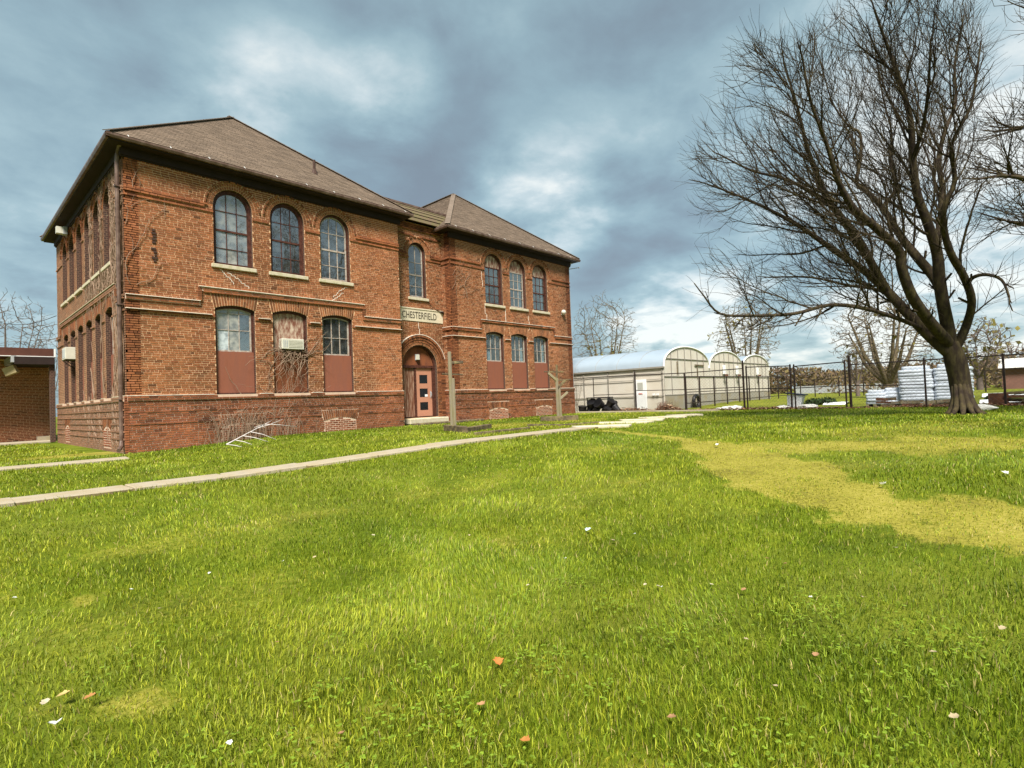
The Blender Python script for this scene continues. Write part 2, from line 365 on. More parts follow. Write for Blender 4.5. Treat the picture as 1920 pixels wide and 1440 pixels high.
def build_ground():
    fa = math.atan2(.684, .729)
    ang = np.concatenate([np.linspace(fa - 1.0, fa + 1.0, 620, endpoint=False), np.linspace(fa + 1.0, fa - 1.0 + 2 * math.pi, 90, endpoint=False)])
    rad = np.concatenate([np.linspace(.4, 3, 14, endpoint=False), np.geomspace(3, 40, 90, endpoint=False), np.geomspace(40, 1500, 26)])
    A, Rr = np.meshgrid(ang, rad); x = (Rr * np.cos(A)).ravel(); y = (Rr * np.sin(A)).ravel(); z = ground_z(x, y)
    bump = (fbm(x * .8, y * .8, 5) - .5) * .06 * ss(0.5, 3, np.hypot(x, y)) * (1 - ss(30, 60, np.hypot(x, y)))
    bump = np.where(y > 16.5, 0, bump)
    v = np.stack([x, y, z + bump - .02], 1); v = np.vstack([v, [[0, 0, -.02]]])
    na, nr = len(ang), len(rad); fs = []
    for i in range(nr - 1):
        for j in range(na): k = (j + 1) % na; fs.append((i * na + j, i * na + k, (i + 1) * na + k, (i + 1) * na + j))
    for j in range(na): fs.append((nr * na, (j + 1) % na, j))
    me = bpy.data.meshes.new('ground'); me.from_pydata(v.tolist(), [], fs)
    at = me.attributes.new('dry', 'FLOAT', 'POINT'); dm = np.append(dry_mask(x, y), 0)
    far = np.append(ss(26.6, 29, x) * .42, 0); at.data.foreach_set('value', np.maximum(dm, far).astype(np.float32))
    me.polygons.foreach_set('use_smooth', [True] * len(fs))
    m = bpy.data.materials.new('lawn_soil'); m.use_nodes = True; nt = m.node_tree; nt.nodes.clear(); b = NB(nt)
    pos = b.n('ShaderNodeNewGeometry').outputs['Position']; dr = b.n('ShaderNodeAttribute', attribute_name='dry').outputs['Fac']
    n1 = b.noise(pos, 1.3, 5, .6); n2 = b.noise(pos, 22, 4, .7); n3 = b.noise(pos, .35, 3)
    gcol = b.ramp(b.math('ADD', b.math('MULTIPLY', n1, .6), b.math('MULTIPLY', n2, .4)), [(.32, (.04, .06, .004)), (.5, (.092, .125, .006)), (.66, (.18, .20, .016))])
    gcol = b.mix(b.maprange(n3, .4, .65, 0, .35), gcol, (.19, .19, .03))
    dcol = b.ramp(b.math('ADD', b.math('MULTIPLY', n2, .6), b.math('MULTIPLY', n1, .4)), [(.34, (.10, .085, .02)), (.48, (.22, .20, .028)), (.60, (.30, .26, .05)), (.72, (.42, .33, .15))])
    ff = b.math('ADD', dr, b.math('MULTIPLY', b.math('SUBTRACT', n2, .5), .7))
    c = b.mix(b.maprange(ff, .25, .8, 0, 1), gcol, dcol)
    p = b.n('ShaderNodeBsdfPrincipled'); b.l(c, p.inputs['Base Color']); p.inputs['Roughness'].default_value = .95; p.inputs['Specular IOR Level'].default_value = .1
    bp = b.n('ShaderNodeBump'); bp.inputs['Strength'].default_value = .6; bp.inputs['Distance'].default_value = .03; b.l(b.noise(pos, 30, 5, .7), bp.inputs['Height']); b.l(bp.outputs[0], p.inputs['Normal'])
    b.l(p.outputs[0], b.n('ShaderNodeOutputMaterial').inputs[0])
    me.materials.append(m); o = bpy.data.objects.new('ground', me); COL.objects.link(o); o['kind'] = 'structure'
build_ground()

# concrete walk, slab by slab
def slab(mb, quad, h=.09, top=.035):
    vs = []
    for zt in (-h, top):
        for (x, y) in quad: vs.append((x, y, float(ground_z(x, y)) + zt))
    mb.add(vs, [(3, 2, 1, 0), (4, 5, 6, 7), (0, 1, 5, 4), (1, 2, 6, 5), (2, 3, 7, 6), (3, 0, 4, 7)])
base = bpy.data.objects.new('sidewalk', None)
def walk_base():
    mb = MB()
    for x in np.arange(-9, 13.3, 1.4):
        x1 = min(x + 1.4, 13.4); q = []
        for (xx, s) in ((x, -1), (x1, -1), (x1, 1), (x, 1)): q.append((xx, float(np.interp(xx, WALKX, WALKY)) + s * .25))
        slab(mb, q, .1, .012)
    o = mb.build('sidewalk', mat('joint_soil', (.16, .12, .06), .95, .3, 9.0), kind='structure'); return o
bpy.data.objects.remove(base); SW = walk_base()
for i, x in enumerate(np.arange(-9, 13.3, 1.4)):
    x1 = min(x + 1.385, 13.4); q = []
    for (xx, s) in ((x, -1), (x1, -1), (x1, 1), (x, 1)):
        q.append((xx + random.uniform(-.03, .03) * s, float(np.interp(xx, WALKX, WALKY)) + s * (.27 + random.uniform(-.03, .02))))
    mb = MB(); slab(mb, q, .04, .03 + random.uniform(-.008, .01)); mb.build('slab', CONC, SW, bevel=.012)
mb = MB(); slab(mb, [(25.0, 10.6), (25.7, 10.6), (25.7, 22.5), (25.0, 22.5)], .08, .05); mb.build('driveway_kerb_path', CONC, kind='structure')
mb = MB(); slab(mb, [(.6, 16.2), (3.35, 16.1), (3.4, 16.75), (.75, 16.85)], .08, .03); mb.build('corner_path', CONC, kind='structure', bevel=.02)
mb = MB(); slab(mb, [(-14, 31.2), (3.75, 31.2), (3.75, 33.2), (-14, 33.2)], .08, .06); mb.build('annex_path', CONC, kind='structure', bevel=.02)
st = [(1130, 800, .9, .3), (1172, 793, .9, .35), (1205, 788, .8, .4), (1245, 783, .9, .4), (1285, 779, .7, .4)]
for i, (px, py, a, c) in enumerate(st):
    P = on_ground(px, py); mb = MB(); t = random.uniform(-.3, .3) - .9
    q = [(P[0] + math.cos(t) * u * a - math.sin(t) * w * c, P[1] + math.sin(t) * u * a + math.cos(t) * w * c) for u, w in ((-.9, -.8), (.8, -1), (1, .9), (-1, .8))]
    slab(mb, q, .05, .045); o = mb.build('stepping_stone', STONE, bevel=.02)
    recenter(o, P); tag(o, ['flat stepping stone nearest the sidewalk end', 'pale stepping stone, second from the sidewalk end', 'middle stepping stone of the row towards the fence', 'pale stepping stone, second from the fence end', 'stepping stone nearest the chain link fence'][i], 'stepping stone', 'stepping stones across the lawn')

# ================================================================== the school
SCH = thing('school_building', 'old two storey red brick school with hipped brown roofs and arched windows', 'building', (3.8, 18.5, .39))
YF, YB = 18.5, 19.1
FL = Frame((3.8, YF, 0), (1, 0, 0), (0, -1, 0))       # left block front, 9.4 m
FB = Frame((13.2, YB, 0), (1, 0, 0), (0, -1, 0))      # entrance bay, 2.75 m
FR = Frame((15.95, YF, 0), (1, 0, 0), (0, -1, 0))     # right block front, 8.85 m
FS = Frame((3.8, YF, 0), (0, 1, 0), (-1, 0, 0))       # left side, 12 m
FT = Frame((15.95, YF, 0), (0, 1, 0), (-1, 0, 0))     # return of the right block, .6 m
FE = Frame((24.8, YF, 0), (0, 1, 0), (1, 0, 0))       # right side
CZ = 0.0695
def head_arch(zs, r): return lambda x, i=0.0: zs + math.sqrt(max(0.0, (r - i) ** 2 - x * x))
def head_seg(zside, half, rise): return lambda x, i=0.0: zside + rise * (1 - (x / half) ** 2) - i
class Op:
    """an opening: s centre, half width, sill, head"""
    def __init__(o, sc, half, z0, kind, zs=None, rise=.12, ring=.22, top=.46):
        o.top = top; o.sc, o.half, o.z0, o.kind, o.zs, o.rise, o.ring = sc, half, z0, kind, zs, rise, ring
        o.head = head_arch(zs, half) if kind == 'arch' else head_seg(zs, half, rise)
    def outline(o, i=0.0, n=18, z0=None):
        h = o.half - i; z0 = o.z0 if z0 is None else z0
        if o.kind == 'arch':
            pts = [(o.sc - h * math.cos(math.pi * k / n), o.zs + h * math.sin(math.pi * k / n)) for k in range(n + 1)]
        else: pts = [(o.sc - h + 2 * h * k / n, o.head(-h + 2 * h * k / n, i)) for k in range(n + 1)]
        return [(o.sc - h, z0)] + pts + [(o.sc + h, z0)]
    def cut(o, z):
        if z < o.z0 - .06: return None
        if o.kind == 'arch':
            if z < o.zs: return (o.sc - o.half, o.sc + o.half)
            q = (o.half + o.ring) ** 2 - (z - o.zs) ** 2
            return None if q <= 0 else (o.sc - math.sqrt(q), o.sc + math.sqrt(q))
        if z < o.zs: return (o.sc - o.half, o.sc + o.half)
        if z < o.zs + o.top:
            e = .03 + (z - o.zs) * .22; return (o.sc - o.half - e, o.sc + o.half + e)
        return None
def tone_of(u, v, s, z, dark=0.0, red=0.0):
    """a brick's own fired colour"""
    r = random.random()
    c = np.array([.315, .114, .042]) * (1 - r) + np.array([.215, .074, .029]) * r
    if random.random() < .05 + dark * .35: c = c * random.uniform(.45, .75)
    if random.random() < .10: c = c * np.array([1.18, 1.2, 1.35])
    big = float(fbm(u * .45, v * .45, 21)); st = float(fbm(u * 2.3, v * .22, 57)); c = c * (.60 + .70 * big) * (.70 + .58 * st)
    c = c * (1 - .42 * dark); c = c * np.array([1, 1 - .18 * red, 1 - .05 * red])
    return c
def wall_shell(name, f, w, z0, z1, ops, mats, depth=.36):
    outer = [(0, z0), (w, z0), (w, z1), (0, z1)]
    loops = [outer] + [o.outline() for o in ops]
    flat = [q for l in loops for q in l]
    tri = tessellate_polygon([[Vector((s, z, 0)) for s, z in l] for l in loops])
    mb = MB(); n = len(flat)
    mb.add([f.p(s, z, 0) for s, z in flat] + [f.p(s, z, -depth) for s, z in flat], [], 0)
    for t in tri: mb.f.append(tuple(t)); mb.mi.append(0); mb.f.append(tuple(n + i for i in reversed(t))); mb.mi.append(2)
    k = 0
    for li, l in enumerate(loops):
        m = len(l)
        for i in range(m):
            a, c = k + i, k + (i + 1) % m; mb.f.append((a, c, n + c, n + a)); mb.mi.append(1)
        k += m
    o = mb.build(name, mats, SCH); bm = bmesh.new(); bm.from_mesh(o.data); bmesh.ops.recalc_face_normals(bm, faces=bm.faces); bm.to_mesh(o.data); bm.free()
    return o
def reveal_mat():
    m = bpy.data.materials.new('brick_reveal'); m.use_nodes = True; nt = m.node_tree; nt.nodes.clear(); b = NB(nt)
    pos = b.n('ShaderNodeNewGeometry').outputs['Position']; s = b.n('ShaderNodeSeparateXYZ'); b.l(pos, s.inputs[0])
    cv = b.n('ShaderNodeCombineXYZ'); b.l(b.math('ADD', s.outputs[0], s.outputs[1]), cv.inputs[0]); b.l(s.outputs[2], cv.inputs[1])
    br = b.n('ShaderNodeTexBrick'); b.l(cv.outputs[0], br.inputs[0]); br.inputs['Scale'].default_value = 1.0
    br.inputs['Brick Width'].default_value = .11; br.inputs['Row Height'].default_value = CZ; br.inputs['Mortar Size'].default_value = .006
    br.inputs['Color1'].default_value = (.060, .022, .012, 1); br.inputs['Color2'].default_value = (.030, .013, .009, 1); br.inputs['Mortar'].default_value = (.17, .10, .065, 1)  # dark jamb bricks, deepened so the colour carries the reveal's shade
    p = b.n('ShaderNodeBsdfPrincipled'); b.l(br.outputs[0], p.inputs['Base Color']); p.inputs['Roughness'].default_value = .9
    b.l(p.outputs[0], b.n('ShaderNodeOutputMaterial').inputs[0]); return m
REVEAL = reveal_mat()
PALETTE = [np.array([.30, .108, .040]) * k for k in (1.05, .95, .85, .75, .62, .48, .34)] + [np.array([.34, .125, .05]), np.array([.20, .06, .021])]
PMESH = {}
def brick_mesh(i):
    if i not in PMESH:
        c = PALETTE[i]; me = bpy.data.meshes.new('brick'); L, H, T = .197, .0505, .02
        me.from_pydata([(x, y, z) for z in (0, H) for y in (0, -T) for x in (0, L)], [], [(0, 2, 3, 1), (4, 5, 7, 6), (2, 6, 7, 3), (0, 4, 6, 2), (1, 3, 7, 5)])
        at = me.attributes.new('tone', 'FLOAT_COLOR', 'POINT'); at.data.foreach_set('color', np.tile([*c, 1.0], 8).astype(np.float32)); me.materials.append(BRICK); PMESH[i] = me
    return PMESH[i]
def lay_bricks(f, w, z0, z1, ops, wall, bands=(), skip=(), darkf=lambda s, z: 0.0, singles=0, plinth=True, seed=0, tan=0.0):
    """running bond with a header course every eighth row; returns after linking one 'brickwork' part"""
    mb = MB(); cand = []
    nrow = int((z1 - z0) / CZ)
    for k in range(nrow):
        za = z0 + k * CZ + .0095; zb = z0 + (k + 1) * CZ - .0095; zm = (za + zb) / 2
        header = (k % 8 == 5); step = .107 if header else .212; gap = .015
        s = -random.uniform(0, step) if k % 2 else -step * .5 * (k % 4 > 1)
        cuts = sorted([c for c in [o.cut(zm) for o in ops] if c] + [(a, c) for (a, c, p, q) in skip if p < zm < q])
        dbase = .05 if (plinth and zm < 1.98) else 0.0
        while s < w:
            a, c = max(s, .004), min(s + step - gap, w - .004); s += step
            segs = [(a, c)]
            for (p, q) in cuts:
                ns = []
                for (u, v) in segs:
                    if q <= u or p >= v: ns.append((u, v)); continue
                    if p > u: ns.append((u, p - .006))
                    if q < v: ns.append((q + .006, v))
                segs = ns
            for (u, v) in segs:
                if v - u < .03: continue
                d = dbase
                for (p, q, bs0, bs1, bd) in bands:
                    if p < zm < q and bs0 <= (u + v) / 2 <= bs1: d = max(d, bd)
                d += random.uniform(.004, .011)
                dk = darkf((u + v) / 2, zm); t = tone_of(u + seed, zm, u, zm, dk, 0.5 if zm < 2 else .2)
                if tan: t = t * (1 - tan) + np.array([.30, .19, .12]) * tan * (.7 + .6 * float(fbm(u * 1.3, zm * 1.3, 91)))
                if singles and not header and abs((v - u) - .197) < .002 and d < .013:
                    cand.append((u, za, d, t)); continue
                f.brick(mb, u, v, za, zb, -.01 if dbase == 0 else .02, d, t)
    if singles:
        cand.sort(key=lambda q: np.linalg.norm(f.p(q[0], q[1]) - CAM))
        off = OFF[wall.name]
        for i, (u, za, d, t) in enumerate(cand):
            if i < singles:
                pi = int(np.argmin([np.abs(t - p).sum() for p in PALETTE]))
                o = bpy.data.objects.new('brick', brick_mesh(pi)); COL.objects.link(o); o.parent = wall
                o.location = Vector(f.p(u, za, d - .02) - off); 
            else: f.brick(mb, u, u + .197, za, za + .0505, -.01, d, t)
    mb.build('brickwork', BRICK, wall, kind='stuff')
def caps(f, wall, segs, depth, mt=None):
    """pale mortar wash on top of a projecting course"""
    for (s0, s1, z) in segs: mb = MB(); f.box(mb, s0, s1, z + .001, z + .02, -.003, depth + .012); mb.build('course_cap', mt or MORTAR_W, wall)
def backing(f, wall, items):
    mb = MB()
    for (s0, s1, z0, z1, d) in items: f.box(mb, s0, s1, z0, z1, .001, d)
    mb.build('mortar_bed', MORTAR_D, wall)
def voussoirs(mb, f, sc, zs, r0, r1, d, darkf=0.0, a0=0.0, a1=math.pi, w=.075):
    n = max(6, int((a1 - a0) * (r0 + r1) / 2 / w))
    for i in range(n):
        p = a0 + (a1 - a0) * (i + .12) / n; q = a0 + (a1 - a0) * (i + .88) / n
        poly = [(sc - r * math.cos(a), zs + r * math.sin(a)) for r, a in ((r0 + .008, p), (r1 - .008, p), (r1 - .008, q), (r0 + .008, q))]
        f.prism(mb, poly, -.02, d + random.uniform(0, .005), 0, tone_of(sc + i, zs, 0, 0, darkf))
def jack_arch(mb, f, op, dark=0.0, top=.43, d0=0.0, d=.010):
    n = int(2 * (op.half + .05) / .078)
    for i in range(n):
        x0 = -op.half - .03 + (2 * op.half + .06) * (i + .14) / n; x1 = -op.half - .03 + (2 * op.half + .06) * (i + .86) / n
        ex = lambda x, z: x * (1 + .13 * z / top)
        splits = [0, .21, top] if i % 2 else [0, .10, .31, top]
        for a, c in zip(splits[:-1], splits[1:]):
            zb = [op.head(max(-op.half, min(op.half, x))) for x in (x0, x1)]
            blend = lambda zz, h: h + .006 + (op.zs + top + .02 - h) * (zz / top)
            poly = [(op.sc + ex(x0, a), blend(a + .006, zb[0])), (op.sc + ex(x1, a), blend(a + .006, zb[1])), (op.sc + ex(x1, c), blend(c - .006, zb[1])), (op.sc + ex(x0, c), blend(c - .006, zb[0]))]
            f.prism(mb, poly, -.02 + d0, d0 + d + random.uniform(0, .004), 0, tone_of(op.sc + i, op.zs, 0, 0, dark))
def window(f, op, cols, rows, sashm, pane_m, board_to=None, board_m=None, panel_from=None, panel_m=None, lit=None, arch_dark=.3, name='window', sill=True, label=None, rings=True, inset=.05):
    """frame mesh with sash, glazing bars, panes, boards, sill and brick arch below it"""
    fo = f; f = Frame(f.O - f.N * inset, f.S, f.N); n = 18; mb = MB(); f.ring(mb, op.outline(0), op.outline(.075), -.20, -.06); f.box(mb, op.sc - op.half, op.sc + op.half, op.z0, op.z0 + .05, -.20, -.05)
    win = mb.build(name, FRAME, SCH, label=label)
    zb = board_to if board_to else op.z0 + .05
    ztop = panel_from
    mb = MB(); h = op.half - .115; i0 = .075
    if ztop is None:
        f.ring(mb, op.outline(.0751, z0=zb), op.outline(.115, z0=zb), -.15, -.09)
    else:
        for sg in (-1, 1): f.box(mb, op.sc + sg * (h + .02) - .02, op.sc + sg * (h + .02) + .02, zb, ztop, -.15, -.09)
        f.box(mb, op.sc - h, op.sc + h, ztop - .045, ztop, -.15, -.09)
    f.box(mb, op.sc - h, op.sc + h, zb, zb + .05, -.15, -.085)
    zr = [zb + .05] + rows
    hd = (lambda x: ztop - .045) if ztop else (lambda x: op.head(x, .115))
    for r in range(1, len(zr)):
        mid = (r == len(zr) // 2 and len(zr) > 3); t = .03 if mid else .011
        hw = min(h, math.sqrt(max(.01, (op.half - .115) ** 2 - max(0, zr[r] - op.zs) ** 2))) if op.kind == 'arch' and ztop is None else h
        f.box(mb, op.sc - hw, op.sc + hw, zr[r] - t, zr[r] + t, -.142, -.098 if not mid else -.085)
    for c in range(1, cols):
        x = -h + 2 * h * c / cols; f.box(mb, op.sc + x - .011, op.sc + x + .011, zb + .05, hd(x) - .003, -.140, -.100)
    mb.build('sash', sashm, win)
    k = 0
    zr2 = zr + [99]
    for r in range(len(zr2) - 1):
        for c in range(cols):
            x0, x1 = -h + 2 * h * c / cols, -h + 2 * h * (c + 1) / cols; za = zr2[r]
            xs = [x0 + (x1 - x0) * j / 5 for j in range(6)]
            tops = [min(zr2[r + 1], hd(x)) for x in xs]
            if max(tops) <= za + .02: continue
            poly = [(op.sc + x0, za), (op.sc + x1, za)] + [(op.sc + x, max(za + .002, t)) for x, t in list(zip(xs, tops))[::-1]]
            mb = MB(); f.prism(mb, poly, -.122, -.118)
            pm = pane_m(r, c) if callable(pane_m) else pane_m
            mb.build('pane', pm, win); k += 1
    if board_to:
        mb = MB(); f.box(mb, op.sc - op.half + .02, op.sc + op.half - .02, op.z0 + .02, board_to, -.12, -.055); mb.build('board', board_m or BOARD, win)
    if panel_from:
        mb = MB(); ol = [(s, z) for s, z in op.outline(.05, z0=panel_from)]; f.prism(mb, ol, -.13, -.10); mb.build('panel', panel_m or PEEL, win)
    f = fo
    if sill:
        mb = MB(); f.box(mb, op.sc - op.half - .09, op.sc + op.half + .09, op.z0 - .125, op.z0 - .002, -.16, .075); o = mb.build('sill', STONE, win, bevel=.012)
    if rings:
        mb = MB()
        if op.kind == 'arch':
            voussoirs(mb, f, op.sc, op.zs, op.half, op.half + .105, .008, arch_dark); voussoirs(mb, f, op.sc, op.zs, op.half + .105, op.half + .21, .010, arch_dark)
            voussoirs(mb, f, op.sc, op.zs, op.half + .21, op.half + .268, .05, arch_dark + .1, w=.2)
        else: jack_arch(mb, f, op, arch_dark)
        mb.build('arch', BRICK, win)
    return win

# openings
UPS = [Op(c - 3.8, .60, 6.15, 'arch', 8.04, ring=.275) for c in (6.77, 8.57, 10.37)]
LOS = [Op(c - 3.8, .61, 2.0, 'seg', 4.74) for c in (6.77, 8.58, 10.37)]
UPR = [Op(c - 15.95, .60, 6.10, 'arch', 7.98, ring=.275) for c in (18.72, 20.45, 22.19)]
LOR = [Op(c - 15.95, .60, 2.0, 'seg', 4.66) for c in (18.66, 20.39, 22.10)]
UPB = Op(1.40, .46, 6.08, 'arch', 8.05, ring=.275)
DOOR = Op(1.38, .93, .86, 'arch', 3.08, ring=.44)
SIDEC = [2.05 + 1.57 * i for i in range(6)]
UPW = [Op(c + .05, .54, 6.15, 'arch', 8.06, ring=.275) for c in SIDEC]
LOW = [Op(c, .52, 2.0, 'seg', 4.70) for c in SIDEC]
EAST = [Op(1.7 + 1.7 * i, .58, z, 'seg', z + 2.65) for i in range(6) for z in (2.0, 6.1)]
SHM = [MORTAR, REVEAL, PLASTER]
ZT = 9.12

def hole_list(l): return l
# left block
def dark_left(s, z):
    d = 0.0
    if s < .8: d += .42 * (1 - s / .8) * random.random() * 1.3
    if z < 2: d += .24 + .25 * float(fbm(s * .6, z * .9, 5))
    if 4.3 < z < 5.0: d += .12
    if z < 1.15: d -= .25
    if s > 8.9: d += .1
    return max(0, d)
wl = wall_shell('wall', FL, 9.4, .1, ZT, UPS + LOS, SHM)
bandsL = [(1.84, 2.0, 0, 9.4, .085), (4.76, 4.90, 0, 1.93, .055), (4.76, 4.90, 7.68, 9.4, .055), (4.42, 4.50, 0, 9.4, .035), (5.22, 5.36, 1.93, 7.68, .055),
          (7.92, 8.04, 0, 2.2, .05), (7.74, 7.82, 0, 9.4, .035), (7.92, 8.04, 7.5, 9.4, .05), (1.16, 1.24, 0, 9.4, .07), (1.5, 1.57, 0, 9.4, .065)]
bw = [Op(c - 3.8, .63, .5, 'seg', .97, rise=.11, top=.39) for c in (6.9, 10.36)]
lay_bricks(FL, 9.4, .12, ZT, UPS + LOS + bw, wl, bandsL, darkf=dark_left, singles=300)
backing(FL, wl, [(0, 9.4, .1, 1.985, .046), (0, 9.4, 1.85, 1.995, .078), (0, 1.93, 4.77, 4.895, .048), (7.68, 9.4, 4.77, 4.895, .048), (1.93, 7.68, 5.23, 5.355, .048)])
def gaps(ops, a, c):
    out = []; p = a
    for o in sorted(ops, key=lambda o: o.sc):
        out.append((p, o.sc - o.half - .1)); p = o.sc + o.half + .1
    out.append((p, c)); return out
caps(FL, wl, [(a, c, 2.0) for a, c in gaps(LOS, 0, 9.4)] + [(0, 1.93, 4.90), (7.68, 9.4, 4.90), (1.9, 7.71, 5.36)] + [(a, c, 4.50) for a, c in gaps(LOS, 0, 9.4)], .085)
def hood_drop(f, wall, ss_):
    for s in ss_:
        mb = MB()
        for k in range(6): f.box(mb, s - .05, s + .05, 4.9 + k * CZ + .024, 4.9 + (k + 1) * CZ + .014, -.01, .06, 0, tone_of(s, k, 0, 0, .5))
        mb.build('hood_drop', BRICK, wall, kind='stuff')
hood_drop(FL, wl, (1.93, 7.68))
mb = MB()
for k in range(27):
    z = .13 + k * CZ; mb.box(3.738 - random.uniform(0, .006), 3.83, 18.438 - random.uniform(0, .006), 18.53, z + .008, z + .060, 0, tone_of(3, z, 0, 0, .3, .5))
mb.build('corner_bricks', BRICK, wl, kind='stuff')
def base_windows(f, wall, ops):
    for o in ops:
        mb = MB(); f.prism(mb, o.outline(-.02), .03, .052); p = mb.build('bricked_opening', MORTAR_D, wall)
        mb = MB()
        for k in range(8):
            za = o.z0 + k * .072 + .014; zb = za + .046; s = o.sc - o.half - (k % 2) * .1
            while s < o.sc + o.half:
                a, c = max(s, o.sc - o.half + .015), min(s + .19, o.sc + o.half - .015); s += .212
                if c - a > .04 and zb < min(o.head(a - o.sc), o.head(c - o.sc)) - .01: f.brick(mb, a, c, za, zb, .04, .058, tone_of(s, za, 0, 0, .25, 1))
        mb.build('infill_bricks', BRICK, wall, kind='stuff')
        mb = MB(); jack_arch(mb, f, o, .45, .36, .05, .014); mb.build('soldier_arch', BRICK, wall)
base_windows(FL, wl, bw)
# left side
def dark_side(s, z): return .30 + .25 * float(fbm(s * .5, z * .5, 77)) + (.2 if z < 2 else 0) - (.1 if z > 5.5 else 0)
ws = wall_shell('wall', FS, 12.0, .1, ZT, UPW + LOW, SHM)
bandsS = [(1.84, 2.0, 0, 12, .085), (4.76, 4.90, 0, 1.0, .055), (4.76, 4.90, 11.0, 12, .055), (4.42, 4.50, 0, 12, .035), (5.22, 5.36, 1.0, 11.0, .055), (7.74, 7.82, 0, 12, .035), (7.92, 8.04, 0, 1.1, .05)] + [(z, z + .06, 0, 12, .075) for z in (.75, .96, 1.17, 1.38, 1.59)]
bws = [Op(c, .52, .5, 'seg', 1.0, rise=.14, top=.39) for c in (2.3, 9.45)]
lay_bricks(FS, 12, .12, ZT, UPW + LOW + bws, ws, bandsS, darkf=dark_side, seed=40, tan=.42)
backing(FS, ws, [(0, 12, .1, 1.985, .046), (0, 12, 1.85, 1.995, .078)])
caps(FS, ws, [(a, c, 2.0) for a, c in gaps(LOW, 0, 12)] + [(1.0, 11.0, 5.36)], .07, STONE); hood_drop(FS, ws, (1.0, 11.0)); base_windows(FS, ws, bws)
# entrance bay
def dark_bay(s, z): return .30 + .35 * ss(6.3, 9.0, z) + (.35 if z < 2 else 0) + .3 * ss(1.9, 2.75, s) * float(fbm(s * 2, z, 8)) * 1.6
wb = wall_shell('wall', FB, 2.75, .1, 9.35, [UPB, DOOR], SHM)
bandsB = [(9.2, 9.36, 0, 2.75, .09), (9.05, 9.2, 0, 2.75, .06), (8.72, 8.80, 0, 2.75, .045), (8.5, 8.56, 0, 2.75, .035), (7.74, 7.82, 0, 2.75, .035), (7.92, 8.04, 0, .75, .05), (7.92, 8.04, 2.05, 2.75, .05)]
lay_bricks(FB, 2.75, .12, 9.33, [UPB, DOOR], wb, bandsB, skip=[(.38, 2.72, 5.02, 5.62)], darkf=dark_bay, plinth=False, seed=13)
# right block
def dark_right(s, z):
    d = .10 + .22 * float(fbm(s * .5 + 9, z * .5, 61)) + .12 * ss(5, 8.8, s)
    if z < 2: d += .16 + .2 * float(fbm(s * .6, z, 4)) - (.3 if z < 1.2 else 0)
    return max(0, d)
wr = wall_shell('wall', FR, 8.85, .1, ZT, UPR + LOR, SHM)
bandsR = [(1.84, 2.0, 0, 8.85, .085), (4.70, 4.84, 0, 1.78, .055), (4.70, 4.84, 7.25, 8.85, .055), (4.36, 4.44, 0, 8.85, .035), (5.16, 5.30, 1.78, 7.25, .055), (7.68, 7.76, 0, 8.85, .035), (7.88, 8.0, 0, 1.9, .05), (7.88, 8.0, 7.2, 8.85, .05), (1.16, 1.24, 0, 8.85, .07), (1.5, 1.57, 0, 8.85, .065)]
bwr = [Op(c, .62, .55, 'seg', 1.02, rise=.11, top=.39) for c in (2.75, 6.15)]
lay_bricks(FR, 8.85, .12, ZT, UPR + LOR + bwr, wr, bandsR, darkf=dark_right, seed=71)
backing(FR, wr, [(0, 8.85, .1, 1.985, .046), (0, 8.85, 1.85, 1.995, .078)])
caps(FR, wr, [(a, c, 2.0) for a, c in gaps(LOR, 0, 8.85)] + [(0, 1.78, 4.84), (7.25, 8.85, 4.84), (1.75, 7.28, 5.30)] + [(a, c, 4.44) for a, c in gaps(LOR, 0, 8.85)], .07)
hood_drop(FR, wr, (1.78, 7.25)); base_windows(FR, wr, bwr)
# return of the right block
wt = wall_shell('wall', FT, .6, .1, ZT, [], SHM)
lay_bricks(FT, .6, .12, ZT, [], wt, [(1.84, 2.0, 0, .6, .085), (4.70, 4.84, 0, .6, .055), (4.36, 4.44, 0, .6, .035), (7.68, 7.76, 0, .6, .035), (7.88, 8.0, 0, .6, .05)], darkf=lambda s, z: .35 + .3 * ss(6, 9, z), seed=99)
backing(FT, wt, [(0, .6, .1, 1.985, .046)]); caps(FT, wt, [(0, .6, 2.0), (0, .6, 4.84), (0, .6, 4.44)], .06)
# unseen sides, floors and partitions (seen through the glass)
we = wall_shell('wall', FE, 12.0, .1, ZT, EAST, SHM)
mb = MB(); mb.box(4.2, 24.45, 30.2, 30.5, .1, ZT); mb.build('rear_wall', [MORTAR], SCH)
mb = MB(); mb.box(4.17, 24.43, 19.5, 30.19, 1.5, 1.72); mb.box(4.17, 13.0, 18.88, 19.49, 1.5, 1.72); mb.box(16.32, 24.43, 18.88, 19.49, 1.5, 1.72)
mb.box(4.17, 24.43, 19.5, 30.19, 5.35, 5.6); mb.box(4.17, 13.0, 18.88, 19.49, 5.35, 5.6); mb.box(16.32, 24.43, 18.88, 19.49, 5.35, 5.6); mb.build('floor_slab', FLOORM, SCH)
mb = MB(); mb.box(13.05, 13.2, 18.87, 30.18, .2, 9.0); mb.box(16.0, 16.15, 19.47, 30.18, .2, 9.0); mb.box(4.18, 13.0, 25.0, 25.15, .2, 9.0); mb.box(16.3, 24.42, 28.0, 28.15, .2, 9.0); mb.build('partition', PLASTER, SCH)
mb = MB(); mb.box(4.17, 24.43, 19.5, 30.19, 8.95, 9.05); mb.build('ceiling', PLASTER, SCH)

